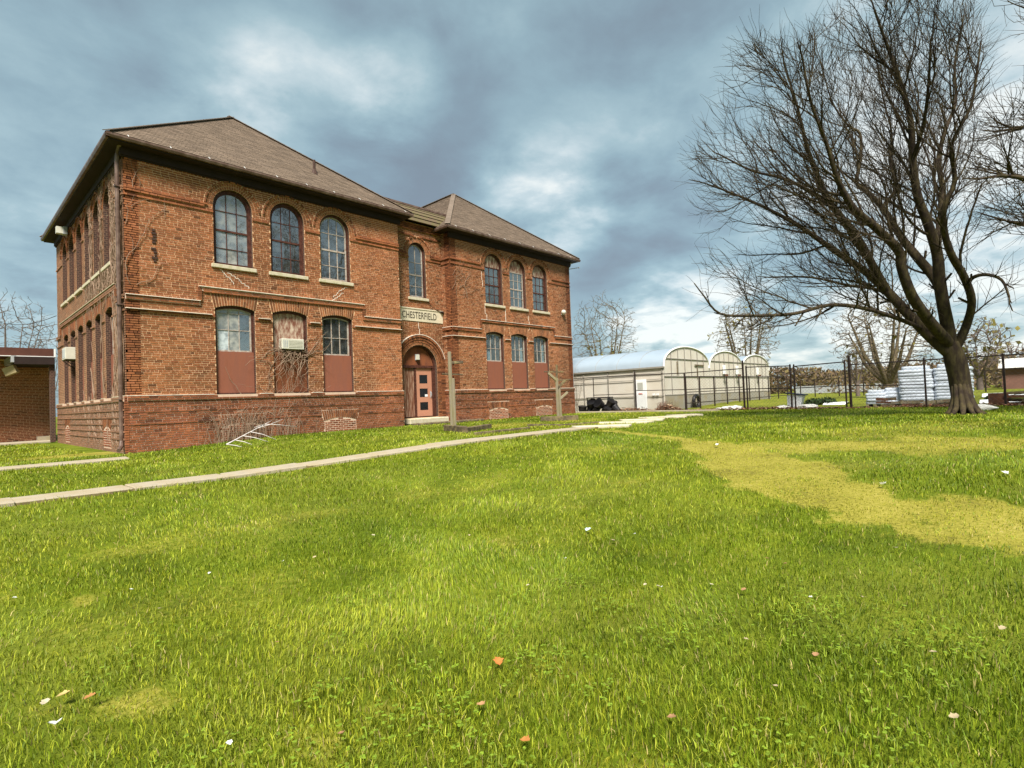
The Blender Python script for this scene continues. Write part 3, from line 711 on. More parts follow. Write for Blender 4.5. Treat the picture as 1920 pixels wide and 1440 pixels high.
# windows
def pm1(r, c): return G_DIM if (r == 0 and c == 1) else G_SKY
U_ROWS = [6.72, 7.28, 7.92]
window(FL, UPS[0], 3, [6.72, 7.30, 7.93], FRAME, pm1, label='arched window with pale sky reflecting panes')
window(FL, UPS[1], 3, [6.72, 7.30, 7.93], FRAME, G_REF); window(FL, UPS[2], 3, [6.72, 7.30, 7.93], SASHW, G_REF)
window(FL, LOS[0], 3, [4.08, 4.62], SASHW, lambda r, c: G_FROST if (r == 0 and c == 0) else (G_DIM if c < 2 or r == 2 else G_REF), board_to=3.38, label='window with painted board over its lower half')
w2 = window(FL, LOS[1], 1, [], FRAME, PEEL, board_to=3.42, board_m=BOARDW, panel_from=3.43, panel_m=PEEL, label='fully boarded window with peeling paint')
window(FL, LOS[2], 3, [4.02], SASHW, G_LOW, board_to=3.38)
for i, o in enumerate(UPR): window(FR, o, 3, [6.62, 7.06, 7.5], SASHW if i == 1 else FRAME, G_R1, panel_from=7.94, arch_dark=.2)
for i, o in enumerate(LOR): window(FR, o, 3, [3.98], SASHW, G_LOW, board_to=3.36, arch_dark=.2)
window(FB, UPB, 2, [6.6, 7.1, 7.65], SASHW, G_R1, arch_dark=.15)
for i, o in enumerate(UPW): window(FS, o, 2, [7.2], FRAME, G_REF if i % 2 else G_DIM, arch_dark=.3, inset=.07)
for i, o in enumerate(LOW): window(FS, o, 2, [4.0], SASHW if i == 0 else FRAME, G_DIM if i else G_REF, board_to=3.38, arch_dark=.3, inset=.07)
for o in EAST: window(FE, o, 3, [o.z0 + .7, o.z0 + 1.35, o.z0 + 2.0], FRAME, G_LOW, rings=False)

# entrance
mb = MB(); FB.ring(mb, DOOR.outline(0), DOOR.outline(.06), -.30, -.15); FB.box(mb, DOOR.sc - .87, DOOR.sc + .87, 3.02, 3.13, -.30, -.13); FB.box(mb, DOOR.sc - .2, DOOR.sc - .12, .88, 3.02, -.29, -.16); FB.box(mb, DOOR.sc + .76, DOOR.sc + .87, .88, 3.02, -.29, -.14)
ds = mb.build('door_surround', FRAME, SCH)
mb = MB(); FB.prism(mb, DOOR.outline(.06, z0=3.131), -.24, -.22); mb.build('transom_panel', BOARDW, ds)
for k in range(6):
    a = DOOR.sc - .868 + k * .1115; mb = MB(); FB.box(mb, a, a + .105, .90, 3.015, -.25, -.215 + random.uniform(-.006, .006)); mb.build('plank', PLANKM, ds)
mb = MB(); dx0, dx1 = DOOR.sc - .115, DOOR.sc + .755
zz = [.90, 1.17, 1.52, 1.74, 2.12, 2.34, 2.72, 3.012]
wx0, wx1 = dx0 + .20, dx1 - .22
FB.box(mb, dx0, wx0, .90, 3.012, -.245, -.20); FB.box(mb, wx1, dx1, .90, 3.012, -.245, -.20)
for a, c in ((0, 1), (2, 3), (4, 5), (6, 7)): FB.box(mb, wx0, wx1, zz[a], zz[c], -.245, -.20)
dr = mb.build('door', DOORM, SCH, label='salmon painted door with three square panes')
for a, c in ((1, 2), (3, 4), (5, 6)): mb = MB(); FB.box(mb, wx0, wx1, zz[a], zz[c], -.226, -.220); mb.build('pane', BLACKGL, dr)
mb = MB(); FB.box(mb, dx1 - .10, dx1 - .06, 1.72, 2.0, -.20, -.175); mb.tube([FB.p(dx1 - .08, 1.78, -.18), FB.p(dx1 - .08, 1.8, -.12), FB.p(dx1 - .08, 1.93, -.12), FB.p(dx1 - .08, 1.95, -.18)], .012, 6); mb.build('handle', GREYM, dr)
mb = MB(); FB.box(mb, wx1 - .16, wx1 - .01, 1.76, 1.86, -.219, -.216); mb.build('notice', WHITE, dr)
mb = MB()
for r0, r1, d in ((.932, 1.04, .008), (1.04, 1.15, .025), (1.15, 1.26, .05), (1.26, 1.365, .085)):
    voussoirs(mb, FB, DOOR.sc, DOOR.zs, r0, r1, d, .38, w=.07)
for k in range(31):
    za = .88 + k * CZ * 1.02
    for sg in (-1, 1):
        for (r0, r1, d) in ((.935, 1.145, .0), (1.15, 1.36, .05)):
            a, c = sorted((DOOR.sc + sg * r0, DOOR.sc + sg * r1)); FB.box(mb, a + .004, c - .004, za, za + .056, -.02, d + random.uniform(.004, .012), 0, tone_of(k, sg, 0, 0, .5))
mb.build('entrance_arch', BRICK, ds)
mb = MB(); FB.ring(mb, [(DOOR.sc - 1.39 * math.cos(a), DOOR.zs + 1.39 * math.sin(a)) for a in np.linspace(.25, math.pi - .25, 24)], [(DOOR.sc - 1.366 * math.cos(a), DOOR.zs + 1.366 * math.sin(a)) for a in np.linspace(.25, math.pi - .25, 24)], .0, .095); mb.build('arch_cap', MORTAR_W, ds)
mb = MB(); mb.box(13.62, 15.72, 18.62, 19.25, .60, .84); mb.build('step', STONE, SCH, bevel=.03)
mb = MB(); mb.box(13.5, 17.3, 18.0, 18.40, .45, .66); recenter(mb.build('timber_stoop', WOODD, bevel=.03), (15.5, 18.0, .5)); tag(bpy.data.objects['timber_stoop'], 'low dark timber platform in front of the school entrance step', 'step')

# name stone
mb = MB(); FB.box(mb, .36, 2.73, 5.03, 5.61, -.02, .03); FB.box(mb, .36, 2.73, 5.55, 5.612, .03, .05)
ns = mb.build('name_stone', SIGNST, SCH, bevel=.008, label='pale stone panel lettered CHESTERFIELD')
tcv = bpy.data.curves.new('lettering', 'FONT'); tcv.body = 'CHESTERFIELD'; tcv.extrude = .008; tcv.offset = .012; tcv.space_character = 1.04
to = bpy.data.objects.new('lettering_curve', tcv); COL.objects.link(to)
dg = bpy.context.evaluated_depsgraph_get(); dg.update(); tm = bpy.data.meshes.new_from_object(to.evaluated_get(dg)); bpy.data.objects.remove(to)
co_ = np.array([v.co[:] for v in tm.vertices]); mn, mx = co_.min(0), co_.max(0)
for v in tm.vertices:
    s = .50 + (v.co.x - mn[0]) / (mx[0] - mn[0]) * 1.85; z = 5.15 + (v.co.y - mn[1]) / (mx[1] - mn[1]) * .30
    v.co = Vector(FB.p(s, z, .032 + v.co.z * .5) - OFF[ns.name])
tm.name = 'lettering'; tm.materials.clear(); tm.materials.append(LETTER); lo = bpy.data.objects.new('lettering', tm); COL.objects.link(lo); lo.parent = ns

# ------------------------------------------------------------------ roofs
def shingle_rows(mb, A, Bp, TL, TR, expo=.135, tab=.30):
    A, Bp, TL, TR = map(lambda q: np.array(q, float), (A, Bp, TL, TR))
    slope = np.linalg.norm((TL + TR) / 2 - (A + Bp) / 2); n = int(slope / expo)
    nrm = np.cross(Bp - A, TL - A); nrm /= np.linalg.norm(nrm)
    for k in range(n):
        t0, t1 = k / n, min(1, (k + 1.25) / n)
        l0, r0 = A + (TL - A) * t0, Bp + (TR - Bp) * t0; l1, r1 = A + (TL - A) * t1, Bp + (TR - Bp) * t1
        w = np.linalg.norm(r0 - l0); m = max(1, int(w / tab)); off = (k % 3) / 3.0
        ed = sorted({0.0, 1.0} | {min(1, max(0, (j + off) / m)) for j in range(m + 1)})
        for a, c in zip(ed[:-1], ed[1:]):
            if c - a < .002: continue
            g = .008 / max(w, .1); a2 = a + g / 2; c2 = c - g / 2; lift = .016 + random.uniform(0, .006)
            b0 = l0 + (r0 - l0) * a2; b1 = l0 + (r0 - l0) * c2; u0 = l1 + (r1 - l1) * a2; u1 = l1 + (r1 - l1) * c2
            q = random.uniform(.78, 1.15); tone = np.array([.168, .122, .088]) * q
            mb.add([b0, b1, b1 + nrm * lift, b0 + nrm * lift, u1 + nrm * .004, u0 + nrm * .004], [(0, 1, 2, 3), (3, 2, 4, 5)], 0, tone)
def hip(x0, x1, y0, y1, xa, ya, yb, zE, zR, vent=False):
    mb = MB(); vs = [(x0, y0, zE), (x1, y0, zE), (x1, y1, zE), (x0, y1, zE), (xa, ya, zR), (xa, yb, zR)]
    mb.add(vs, [(0, 1, 4), (1, 2, 5, 4), (2, 3, 5), (3, 0, 4, 5), (3, 2, 1, 0)]); rf = mb.build('roof', FASCIA, SCH)
    mb = MB(); shingle_rows(mb, vs[0], vs[1], vs[4], vs[4]); shingle_rows(mb, vs[3], vs[0], vs[5], vs[4]); shingle_rows(mb, vs[1], vs[2], vs[4], vs[5]); shingle_rows(mb, vs[2], vs[3], vs[5], vs[5])
    mb.build('shingles', SHINGLE, rf, kind='stuff')
    mb = MB()
    for a, c in ((vs[0], vs[4]), (vs[1], vs[4]), (vs[4], vs[5]), (vs[3], vs[5]), (vs[2], vs[5])):
        a, c = np.array(a), np.array(c); L = np.linalg.norm(c - a); m = int(L / .25)
        for k in range(m):
            p = a + (c - a) * k / m + np.array([0, 0, .035]); q = a + (c - a) * (k + 1.15) / m + np.array([0, 0, .028]); mb.beam(p, q, .24, .02, 0, np.array([.165, .125, .095]) * random.uniform(.85, 1.1))
    mb.build('ridge_caps', SHINGLE, rf)
    # soffit, fascia, gutter
    mb = MB(); mb.box(x0 + .06, x1 - .06, y0 + .06, y1 - .06, 9.125, zE - .004); mb.build('soffit', SOFFIT, rf)
    mb = MB()
    prof = [(0, 0), (-.075, 0), (-.10, .06), (-.10, .115), (-.088, .115), (-.088, .06), (-.068, .012), (-.012, .012)]
    def run(fn, a, c):
        n = len(prof); vs = [fn(t, o, z) for t in (a, c) for o, z in prof]; mb.add(vs, [(i, (i + 1) % n, n + (i + 1) % n, n + i) for i in range(n)] + [tuple(range(n)), tuple(range(2 * n - 1, n - 1, -1))])
    run(lambda t, o, z: (t, y0 + .06 + o, zE - .13 + z), x0 - .04, x1 + .04); run(lambda t, o, z: (x0 + .06 + o, t, zE - .13 + z), y0 - .04, y1)
    run(lambda t, o, z: (x1 - .06 - o, t, zE - .13 + z), y0 - .04, y1)
    mb.build('gutter', GUTTER, rf)
    for x in np.arange(x0 + .5, x1, 1.05):
        mb = MB(); mb.beam((x, y0 - .045, zE - .012), (x, y0 + .07, zE + .075), .02, .006); mb.build('gutter_strap', STRAP, rf)
    return rf
zE = 9.30
RL = hip(3.36, 13.64, 18.06, 30.95, 8.5, 23.2, 25.8, zE, 13.47)
RR = hip(15.52, 25.26, 18.06, 30.95, 20.39, 23.1, 25.9, zE - .03, 13.22)
mb = MB(); mb.tube([(10.15, 19.5, 10.35), (10.15, 19.5, 10.98)], .05, 8); mb.tube([(10.15, 19.5, 10.40), (10.15, 19.5, 10.62)], [.14, .06], 8); mb.build('vent_pipe', FASCIA, RL)
# mansard over the bay
SLATE = mat('mansard_slate', (.14, .095, .06), .9, .3, 5.0, bump=.3, bscale=60, col2=(.10, .085, .035))
prof = [(18.86, 9.36), (18.93, 9.56), (19.03, 9.75), (19.16, 9.93), (19.31, 10.09), (19.50, 10.23)]
mb = MB()
for (ya, za), (yb_, zb_) in zip(prof[:-1], prof[1:]):
    x = 12.25
    mb.add([(x, ya - .03, za), (17.0, ya - .03, za), (17.0, yb_ + .02, zb_ + .015), (x, yb_ + .02, zb_ + .015), (x, ya + .03, za - .01), (17.0, ya + .03, za - .01)], [(0, 1, 2, 3), (4, 5, 1, 0)])
mr = mb.build('mansard', SLATE, SCH)
mb = MB(); mb.box(12.25, 17.0, 19.42, 19.60, 10.21, 10.29); mb.build('coping', GUTTER, mr)
mb = MB(); mb.box(9.0, 20.0, 19.55, 30.5, 9.2, 10.2); mb.build('flat_roof', FASCIA, SCH)
mb = MB(); mb.beam((15.72, 18.86, 9.30), (15.98, 18.66, 9.42), .05, .05); mb.build('drip_spout', STRAP, mr)
for f_, a_, c_ in ((FL, -.085, 9.485), (FR, -.085, 8.93), (FS, 0.0, 12.0)):
    mb = MB(); f_.box(mb, a_, c_, 8.90, 9.118, .003, .085); f_.box(mb, a_, c_, 8.86, 8.90, .003, .05); mb.build('frieze_board', SOFFIT, SCH)
# downspouts
mb = MB()
mb.tube([(3.72, 18.42, 9.16), (3.70, 18.60, 8.95), (3.69, 18.64, 8.7), (3.69, 18.64, .75), (3.66, 18.56, .58), (3.55, 18.30, .50)], .055, 8); 
for z in (8.0, 4.6, 1.9): mb.box(3.62, 3.79, 18.56, 18.72, z, z + .035)
mb.build('downspout', GUTTER, SCH)
mb = MB(); mb.tube([(24.88, 18.40, 9.1), (24.89, 18.6, 8.8), (24.89, 18.6, .7)], .05, 8); mb.build('downspout', GREYM, SCH)
mb = MB(); mb.tube([(24.8, 18.7, 8.75), (25.35, 18.2, 8.85)], .02, 6); mb.tube([(25.33, 18.2, 8.84), (25.37, 18.19, 8.87)], .04, 6); mb.build('flag_bracket', GREYM, SCH)

# pale repointed cracks stepping through the joints
def repair(f, wall, pts, w=.018):
    mb = MB()
    for (s0, z0), (s1, z1) in zip(pts[:-1], pts[1:]):
        a, c = sorted((s0, s1)); p, q = sorted((z0, z1)); f.box(mb, a - w / 2, c + w / 2, p - w / 2, q + w / 2, .001, .014)
    mb.build('repointed_crack', MORTAR_W, wall)
def stairs(s, z, ds, n, k=1):
    o = [(s, z)]
    for i in range(n): o.append((o[-1][0] + ds * random.choice((.5, 1, 1)), o[-1][1])); o.append((o[-1][0], o[-1][1] - CZ * k))
    return o
for s0, z0, d in ((2.55, 5.98, .11), (2.75, 5.9, .12), (7.0, 5.95, -.11), (6.85, 5.72, -.10)): repair(FL, wl, stairs(s0, z0, d, 6))
repair(FR, wr, [(2.1, 6.0), (2.1, 5.6), (2.2, 5.6), (2.2, 5.3)]); repair(FR, wr, [(3.45, 6.0), (3.5, 6.0), (3.5, 5.32)], .03); repair(FR, wr, [(5.2, 5.75), (5.2, 5.5), (5.25, 5.5), (5.25, 5.05)], .02)
repair(FL, wl, [(1.55, 1.75), (1.55, 1.62)], .02); repair(FB, wb, [(1.36, 4.98), (1.36, 4.72), (1.4, 4.72), (1.4, 4.5)], .02)
repair(FR, wr, [(1.95, 7.6), (1.95, 7.2), (2.0, 7.2), (2.0, 6.9)])

# ------------------------------------------------------------------ things fixed to the school
def ac_unit(loc, ax, w, h, dep, label, face):
    """window air conditioner: ax = outward unit vector"""
    ax = np.array(ax, float); sd = np.array([ax[1], -ax[0], 0.0]) * (-1); f = Frame(np.array(loc, float), sd, ax)
    t = thing('air_conditioner', label, 'air conditioner', loc)
    mb = MB(); f.box(mb, -w / 2, w / 2, 0, h, -.15, dep); mb.build('casing', CREAM, t, bevel=.012)
    mb = MB(); f.box(mb, -w / 2 + w * .30, w / 2 - .06, .05, h - .05, dep - .01, dep + .004); mb.build('grille', face, t)
    for k in range(5): mb = MB(); f.box(mb, -w / 2 + w * .30, w / 2 - .06, .07 + k * (h - .12) / 5, .078 + k * (h - .12) / 5, dep + .003, dep + .010); mb.build('louvre', CREAM, t)
    for k in range(3): mb = MB(); f.box(mb, -w / 2 + .05 + k * .06, -w / 2 + .075 + k * .06, .06, h - .06, dep, dep + .005); mb.build('slot', GREYM, t)
    for sg in (-1, 1):
        mb = MB(); a = f.p(sg * w * .38, -.02, -.1); mb.beam(a, f.p(sg * w * .38, -.02, dep + .02), .035, .03); mb.beam(f.p(sg * w * .38, -.04, dep - .03), f.p(sg * w * .38, -.30, -.03), .03, .03); mb.build('bracket', IRON, t)
    return t
ac_unit((8.62, YF, 3.52), (0, -1, 0), .78, .36, .10, 'cream air conditioner in the boarded window of the school front', mat('ac_grille', (.42, .40, .32), .7, .15, 20))
ac_unit((3.8, 26.75, 3.66), (-1, 0, 0), .75, .46, .30, 'grey white air conditioner jutting from the side wall by the annex', mat('ac_side', (.48, .50, .50), .6, .15, 20))
def wall_box_lamp(name, label, f, s, z, d, w, h, dep, lens=True):
    p = f.p(s, z, d); t = thing(name, label, 'lamp', p)
    mb = MB(); f.box(mb, s - w / 2, s + w / 2, z, z + h, d, d + dep * .4); mb.build('housing', GREYM, t, bevel=.008)
    mb = MB(); f.prism(mb, [(s - w * .42, z + .02), (s + w * .42, z + .02), (s + w * .36, z + h - .02), (s - w * .36, z + h - .02)], d + dep * .4, d + dep); mb.build('lens', CREAM, t)
wall_box_lamp('door_lamp', 'small white lamp on the wooden panel above the school door', FB, DOOR.sc - .02, 3.36, -.22, .17, .26, .14)
wall_box_lamp('eave_floodlight', 'white floodlight under the eave of the side wall', FS, 8.7, 8.62, .08, .28, .30, .34)
gl = thing('globe_lamp', 'round pale globe lamp near the right corner of the school', 'lamp', FR.p(8.05, 6.15))
mb = MB(); c0 = FR.p(8.05, 6.2, .12)
vs = []; fs = []
for i in range(7):
    for j in range(10): a = math.pi * i / 6; q = 2 * math.pi * j / 10; vs.append(c0 + .14 * np.array([math.sin(a) * math.cos(q), math.sin(a) * math.sin(q), math.cos(a)]))
fs = [(i * 10 + j, i * 10 + (j + 1) % 10, (i + 1) * 10 + (j + 1) % 10, (i + 1) * 10 + j) for i in range(6) for j in range(10)]
mb.add(vs, fs); mb.build('globe', CREAM, gl, smooth=True); mb = MB(); FR.box(mb, 7.97, 8.13, 6.06, 6.22, 0, .05); mb.build('bracket', GREYM, gl)
# wall anchor irons
for s, z in ((.72, 6.85), (.74, 6.30)):
    mb = MB()
    for k in range(5): FL.box(mb, s - .05 + random.uniform(-.05, .05), s + .03 + random.uniform(0, .05), z - k * .09, z - k * .09 + .06, .0, .03)
    mb.build('iron_anchor', FASCIA, wl)
mb = MB(); q = [on_y(620, 545, YB - .05), on_y(815, 583, YB - .09), on_y(828, 588, YB - .12)]
q = [FB.p(1.85, 6.02, .06), FB.p(2.05, 5.78, .05), FB.p(2.35, 5.62, .06), FB.p(2.68, 5.55, .08)]; mb.tube(q, .012, 5); mb.box(15.78, 15.92, 18.98, 19.08, 5.5, 5.58); mb.build('cable', IRON, SCH)

# ------------------------------------------------------------------ dry vines
def vines(name, label, f, strands, col=VINE, loc=None, block=()):
    mb = MB()
    for (s, z, n, st, up, r, w) in strands:
        a = math.pi / 2 * up; pts = [f.p(s, z, .03)]; rad = [r]
        for k in range(n):
            a += random.gauss(0, w); a = a * .9 + .1 * (math.pi / 2 * up); s += math.cos(a) * st; z += math.sin(a) * st
            if z > 8.95 or s < 0: break
            if any(abs(s - o.sc) < o.half + .02 and o.z0 - .05 < z < o.head(max(-o.half, min(o.half, s - o.sc))) for o in block) and random.random() < .93: break
            pts.append(f.p(s, z, .025 + random.uniform(0, .04))); rad.append(r * (1 - .75 * k / n))
        if len(pts) > 2: mb.tube(pts, rad, 4, cap=False)
    o = mb.build(name, col, smooth=True); recenter(o, loc if loc is not None else f.p(strands[0][0], strands[0][1], .03)); tag(o, label, 'vine'); return o
S = [(random.uniform(.2, 5.2), random.choice((.5, .5, 2.2, 3.5, 5.5)), random.randint(14, 34), .24, 1, random.uniform(.009, .022), .34) for i in range(110)]
S += [(random.uniform(.3, 5.6), random.uniform(5.4, 8.6), random.randint(6, 12), .13, random.choice((-1, 1, .3)), random.uniform(.006, .011), .7) for i in range(900)]
S[0] = (1.6, .45, 34, .24, 1, .03, .25)
vines('climbing_vine', 'mass of dry climbing vines over the side wall of the school', FS, S, block=UPW + LOW)
S = [(random.uniform(.02, .35), random.uniform(5.2, 7.5), random.randint(5, 10), .14, 1, random.uniform(.005, .010), .5) for i in range(8)] + [(.15, 7.9, 9, .16, .62, .011, .4), (.4, 8.1, 7, .12, 1, .007, .5), (1.0, 7.3, 5, .12, 1, .007, .4)]
S[0] = (.05, 5.6, 14, .17, 1, .012, .3)
vines('climbing_vine', 'thin dry vine stems on the front wall by the corner downspout', FL, S)
S = [(random.uniform(.05, 1.2), random.uniform(6.2, 7.5), random.randint(5, 9), .15, random.uniform(.3, 1), random.uniform(.006, .009), .5) for i in range(16)]
vines('climbing_vine', 'faint dry vine remains high on the right block beside the entrance bay', FR, S)
S = [(random.uniform(4.0, 4.7), 1.0 + random.uniform(-.4, .3), random.randint(10, 18), .14, 1, random.uniform(.007, .013), .42) for i in range(26)]
S += [(random.uniform(4.25, 5.4), random.uniform(2.2, 3.5), random.randint(6, 12), .13, random.choice((-.8, .5, 1, 1.6)), random.uniform(.006, .011), .5) for i in range(34)]
S += [(random.uniform(4.2, 5.4), 3.42 + random.uniform(-.1, .1), random.randint(8, 14), .11, random.choice((-.3, .1, 1.9, -1)), random.uniform(.010, .017), .4) for i in range(26)]
S[0] = (4.35, .55, 22, .14, 1, .02, .3)
vines('climbing_vine', 'tangled dry vine hanging round the boarded window with the air conditioner', FL, S)
# brush heap at the wall foot
def brush(name, label, c, n, w, h, dep, colm):
    mb = MB()
    for i in range(n):
        x = c[0] + random.gauss(0, w * .33); y = c[1] - abs(random.gauss(0, dep * .4)); z = float(ground_z(x, y)); a = random.uniform(0, 6.28); L = random.uniform(.4, 1.0) * h; cv = random.uniform(.2, 1.0)
        pts = [(x + math.cos(a) * L * cv * (k / 6) ** 1.6 * .9 + random.gauss(0, .015), y + math.sin(a) * L * cv * (k / 6) ** 1.6 * .35, z + L * (math.sin(k / 6 * math.pi * .62) if cv > .5 else k / 6) + random.gauss(0, .012)) for k in range(7)]
        mb.tube(pts, [random.uniform(.006, .011) * (1 - .1 * k) for k in range(7)], 4, cap=False)
    o = mb.build(name, colm, smooth=True); recenter(o, (c[0], c[1], float(ground_z(c[0], c[1])))); tag(o, label, 'brush'); return o
brush('dead_brush', 'heap of dead brown stems against the wall under the boarded windows', (6.9, 18.40, .5), 110, 1.7, 1.15, .5, VINE)
brush('dead_weeds', 'thin dry weed stems at the wall foot right of the brush heap', (8.35, 18.38, .5), 30, 1.1, .8, .4, VINE)
mb = MB(); A = on_ground(425, 838); A = A + np.array([0, 0, .02]); B_ = on_ground(500, 822); 
main = [A + (B_ - A) * t + np.array([0, 0, .05 + .42 * t]) for t in np.linspace(0, 1.15, 7)]
mb.tube(main, [.022 - .002 * k for k in range(7)], 6)
for k, (dx, dy, dzz) in enumerate(((.25, -.5, -.06), (.35, -.4, -.12), (.5, -.45, -.14), (.6, -.35, -.2), (.8, .2, .15), (1.0, .1, -.1), (-.4, -.3, -.05))):
    p = main[min(k, 5)]; mb.tube([p, p + np.array([dx, dy, dzz]) * .5, p + np.array([dx * 1.1, dy, dzz * 1.5])], [.012, .010, .007], 5)
o = mb.build('fallen_branch', TWIGW, smooth=True); recenter(o, A); tag(o, 'bleached fallen branch lying on the grass before the brush heap', 'branch')

# ------------------------------------------------------------------ annex on the left
AX = thing('brick_annex', 'low red brick annex with dark flat canopy beside the school', 'building', (3.8, 31.0, .4))
FA = Frame((-2.0, 33.0, 0), (1, 0, 0), (0, -1, 0))
mb = MB(); FA.box(mb, 0, 5.78, .2, 4.15, -.3, 0); wa = mb.build('wall', MORTAR, AX)
def dark_annex(s, z): return .35
lay_bricks(FA, 5.78, .38, 4.1, [], wa, darkf=dark_annex, plinth=False, seed=150)
mb = MB(); mb.box(-9, 3.72, 31.0, 40, 4.13, 4.48); ra = mb.build('roof', mat('annex_fascia', (.085, .030, .020), .7, .2, 3), AX)
mb = MB(); mb.box(-9, 3.74, 30.97, 31.02, 4.11, 4.14); mb.build('drip_edge', STRAP, ra); mb = MB(); mb.box(3.72, 3.78, 30.98, 31.3, 4.12, 4.48); mb.build('end_trim', STRAP, ra)
mb = MB(); mb.box(2.42, 3.74, 30.9, 33.0, 3.78, 4.10); mb.build('canopy', SOFFIT, AX)
mb = MB(); mb.beam((2.40, 30.95, 4.0), (2.15, 38.0, 3.9), .16, .28); mb.build('canopy_beam', GREYM, AX)
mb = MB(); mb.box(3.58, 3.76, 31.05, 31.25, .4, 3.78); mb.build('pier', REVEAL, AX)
mb = MB(); mb.box(3.3, 3.72, 32.4, 32.95, .45, .62); mb.build('step', CONC, AX)
mb = MB(); mb.beam((2.18, 31.6, 3.45), (2.52, 31.4, 3.62), .22, .34); recenter(mb.build('canopy_lamp', mat('tan_box', (.42, .33, .18), .7, .15, 5)), (2.35, 31.5, 3.4)); tag(bpy.data.objects['canopy_lamp'], 'tan box lamp tilted under the annex canopy', 'lamp')
mb = MB(); a = on_y(-20, 600, 33); c = on_y(106, 592, 31); mb.tube([a + (c - a) * t - np.array([0, 0, .3 * math.sin(math.pi * t)]) for t in np.linspace(0, 1, 9)], .014, 4)
a2 = on_y(-400, 612, 60); o = mb.build('overhead_wire', IRON); tag(o, 'thin overhead wire running to the far corner of the school', 'wire')

# ------------------------------------------------------------------ posts and timber edged beds
def timber(name, label, p0, p1, w=.14, h=.16, group='timber edged beds before the school', m=WOODD, lift=0.0):
    P, Q = on_ground(*p0), on_ground(*p1); mb = MB(); up = np.array([0, 0, h / 2 - .04 + lift]); mb.beam(P + up, Q + up, w, h); o = mb.build(name, m, bevel=.012); recenter(o, (P + Q) / 2); tag(o, label, 'timber', group); return o
timber('bed_timber', 'short thick timber at the front of the bed round the left post', (836, 807), (872, 811), .16, .22)
timber('bed_timber', 'long timber on the right side of the bed round the left post', (872, 811), (918, 803), .16, .18)
timber('bed_timber', 'thin dark timber lying in the grass right of the left post bed', (890, 815), (992, 804), .10, .10)
timber('bed_timber', 'dark timber in front of the right post bed', (1014, 789), (1084, 786), .16, .2)
timber('bed_timber', 'thin timber in the grass between right post bed and sidewalk', (990, 798), (1058, 798), .10, .09)
timber('bed_timber', 'thin timber nearest the sidewalk end by the right post bed', (1058, 798), (1122, 793), .10, .09)
P1 = on_ground(848, 800)
t = thing('wooden_post', 'tall grey double wooden post with short crosspiece beside the entrance', 'post', P1)
mb = MB(); mb.beam(P1 - (0, 0, .1), P1 + (0, .02, 2.72), .10, .10, up=(0, 1, 0)); mb.build('post', WOODG, t, bevel=.01)
mb = MB(); mb.beam(P1 + (.08, -.07, -.1), P1 + (.07, -.06, 1.75), .08, .08, up=(0, 1, 0)); mb.build('brace', WOODG, t, bevel=.01)
mb = MB(); mb.beam(P1 + (.0, .1, 2.32), P1 + (.46, -.2, 2.34), .12, .10); mb.build('crosspiece', WOODD, t, bevel=.01)
mb = MB(); mb.beam(P1 + (-.25, .16, 1.92), P1 + (.5, -.1, 1.88), .06, .05); mb.build('crosspiece', WOODD, t, bevel=.008)
P2p = on_ground(1047, 786)
t = thing('wooden_post', 'shorter wooden post with several perches in the right hand bed', 'post', P2p)
mb = MB(); mb.beam(P2p - (0, 0, .1), P2p + (0, 0, 1.72), .10, .10, up=(0, 1, 0)); mb.build('post', WOODG, t, bevel=.01)
mb = MB(); mb.beam(P2p + (.12, -.06, -.1), P2p + (.08, -.05, 1.35), .08, .08, up=(0, 1, 0)); mb.build('brace', WOODG, t, bevel=.01)
for (a, c, w, m) in (((-.5, .25, 2.0), (.35, -.1, 1.98), .05, WOODD), ((-.32, .2, 1.95), (.02, .02, 1.62), .10, WOODG), ((-.02, .1, 1.60), (.6, -.3, 1.66), .05, WOODD), ((.0, .0, 1.3), (.32, -.2, 1.62), .10, WOODD), ((-.35, .2, 1.26), (.7, -.3, 1.26), .05, WOODD), ((.10, -.05, .85), (.38, -.25, 1.12), .09, WOODG), ((0, 0, 1.7), (.03, 0, 2.28), .07, WOODD)):
    mb = MB(); mb.beam(P2p + a, P2p + c, w, w); mb.build('perch', m, t, bevel=.006)

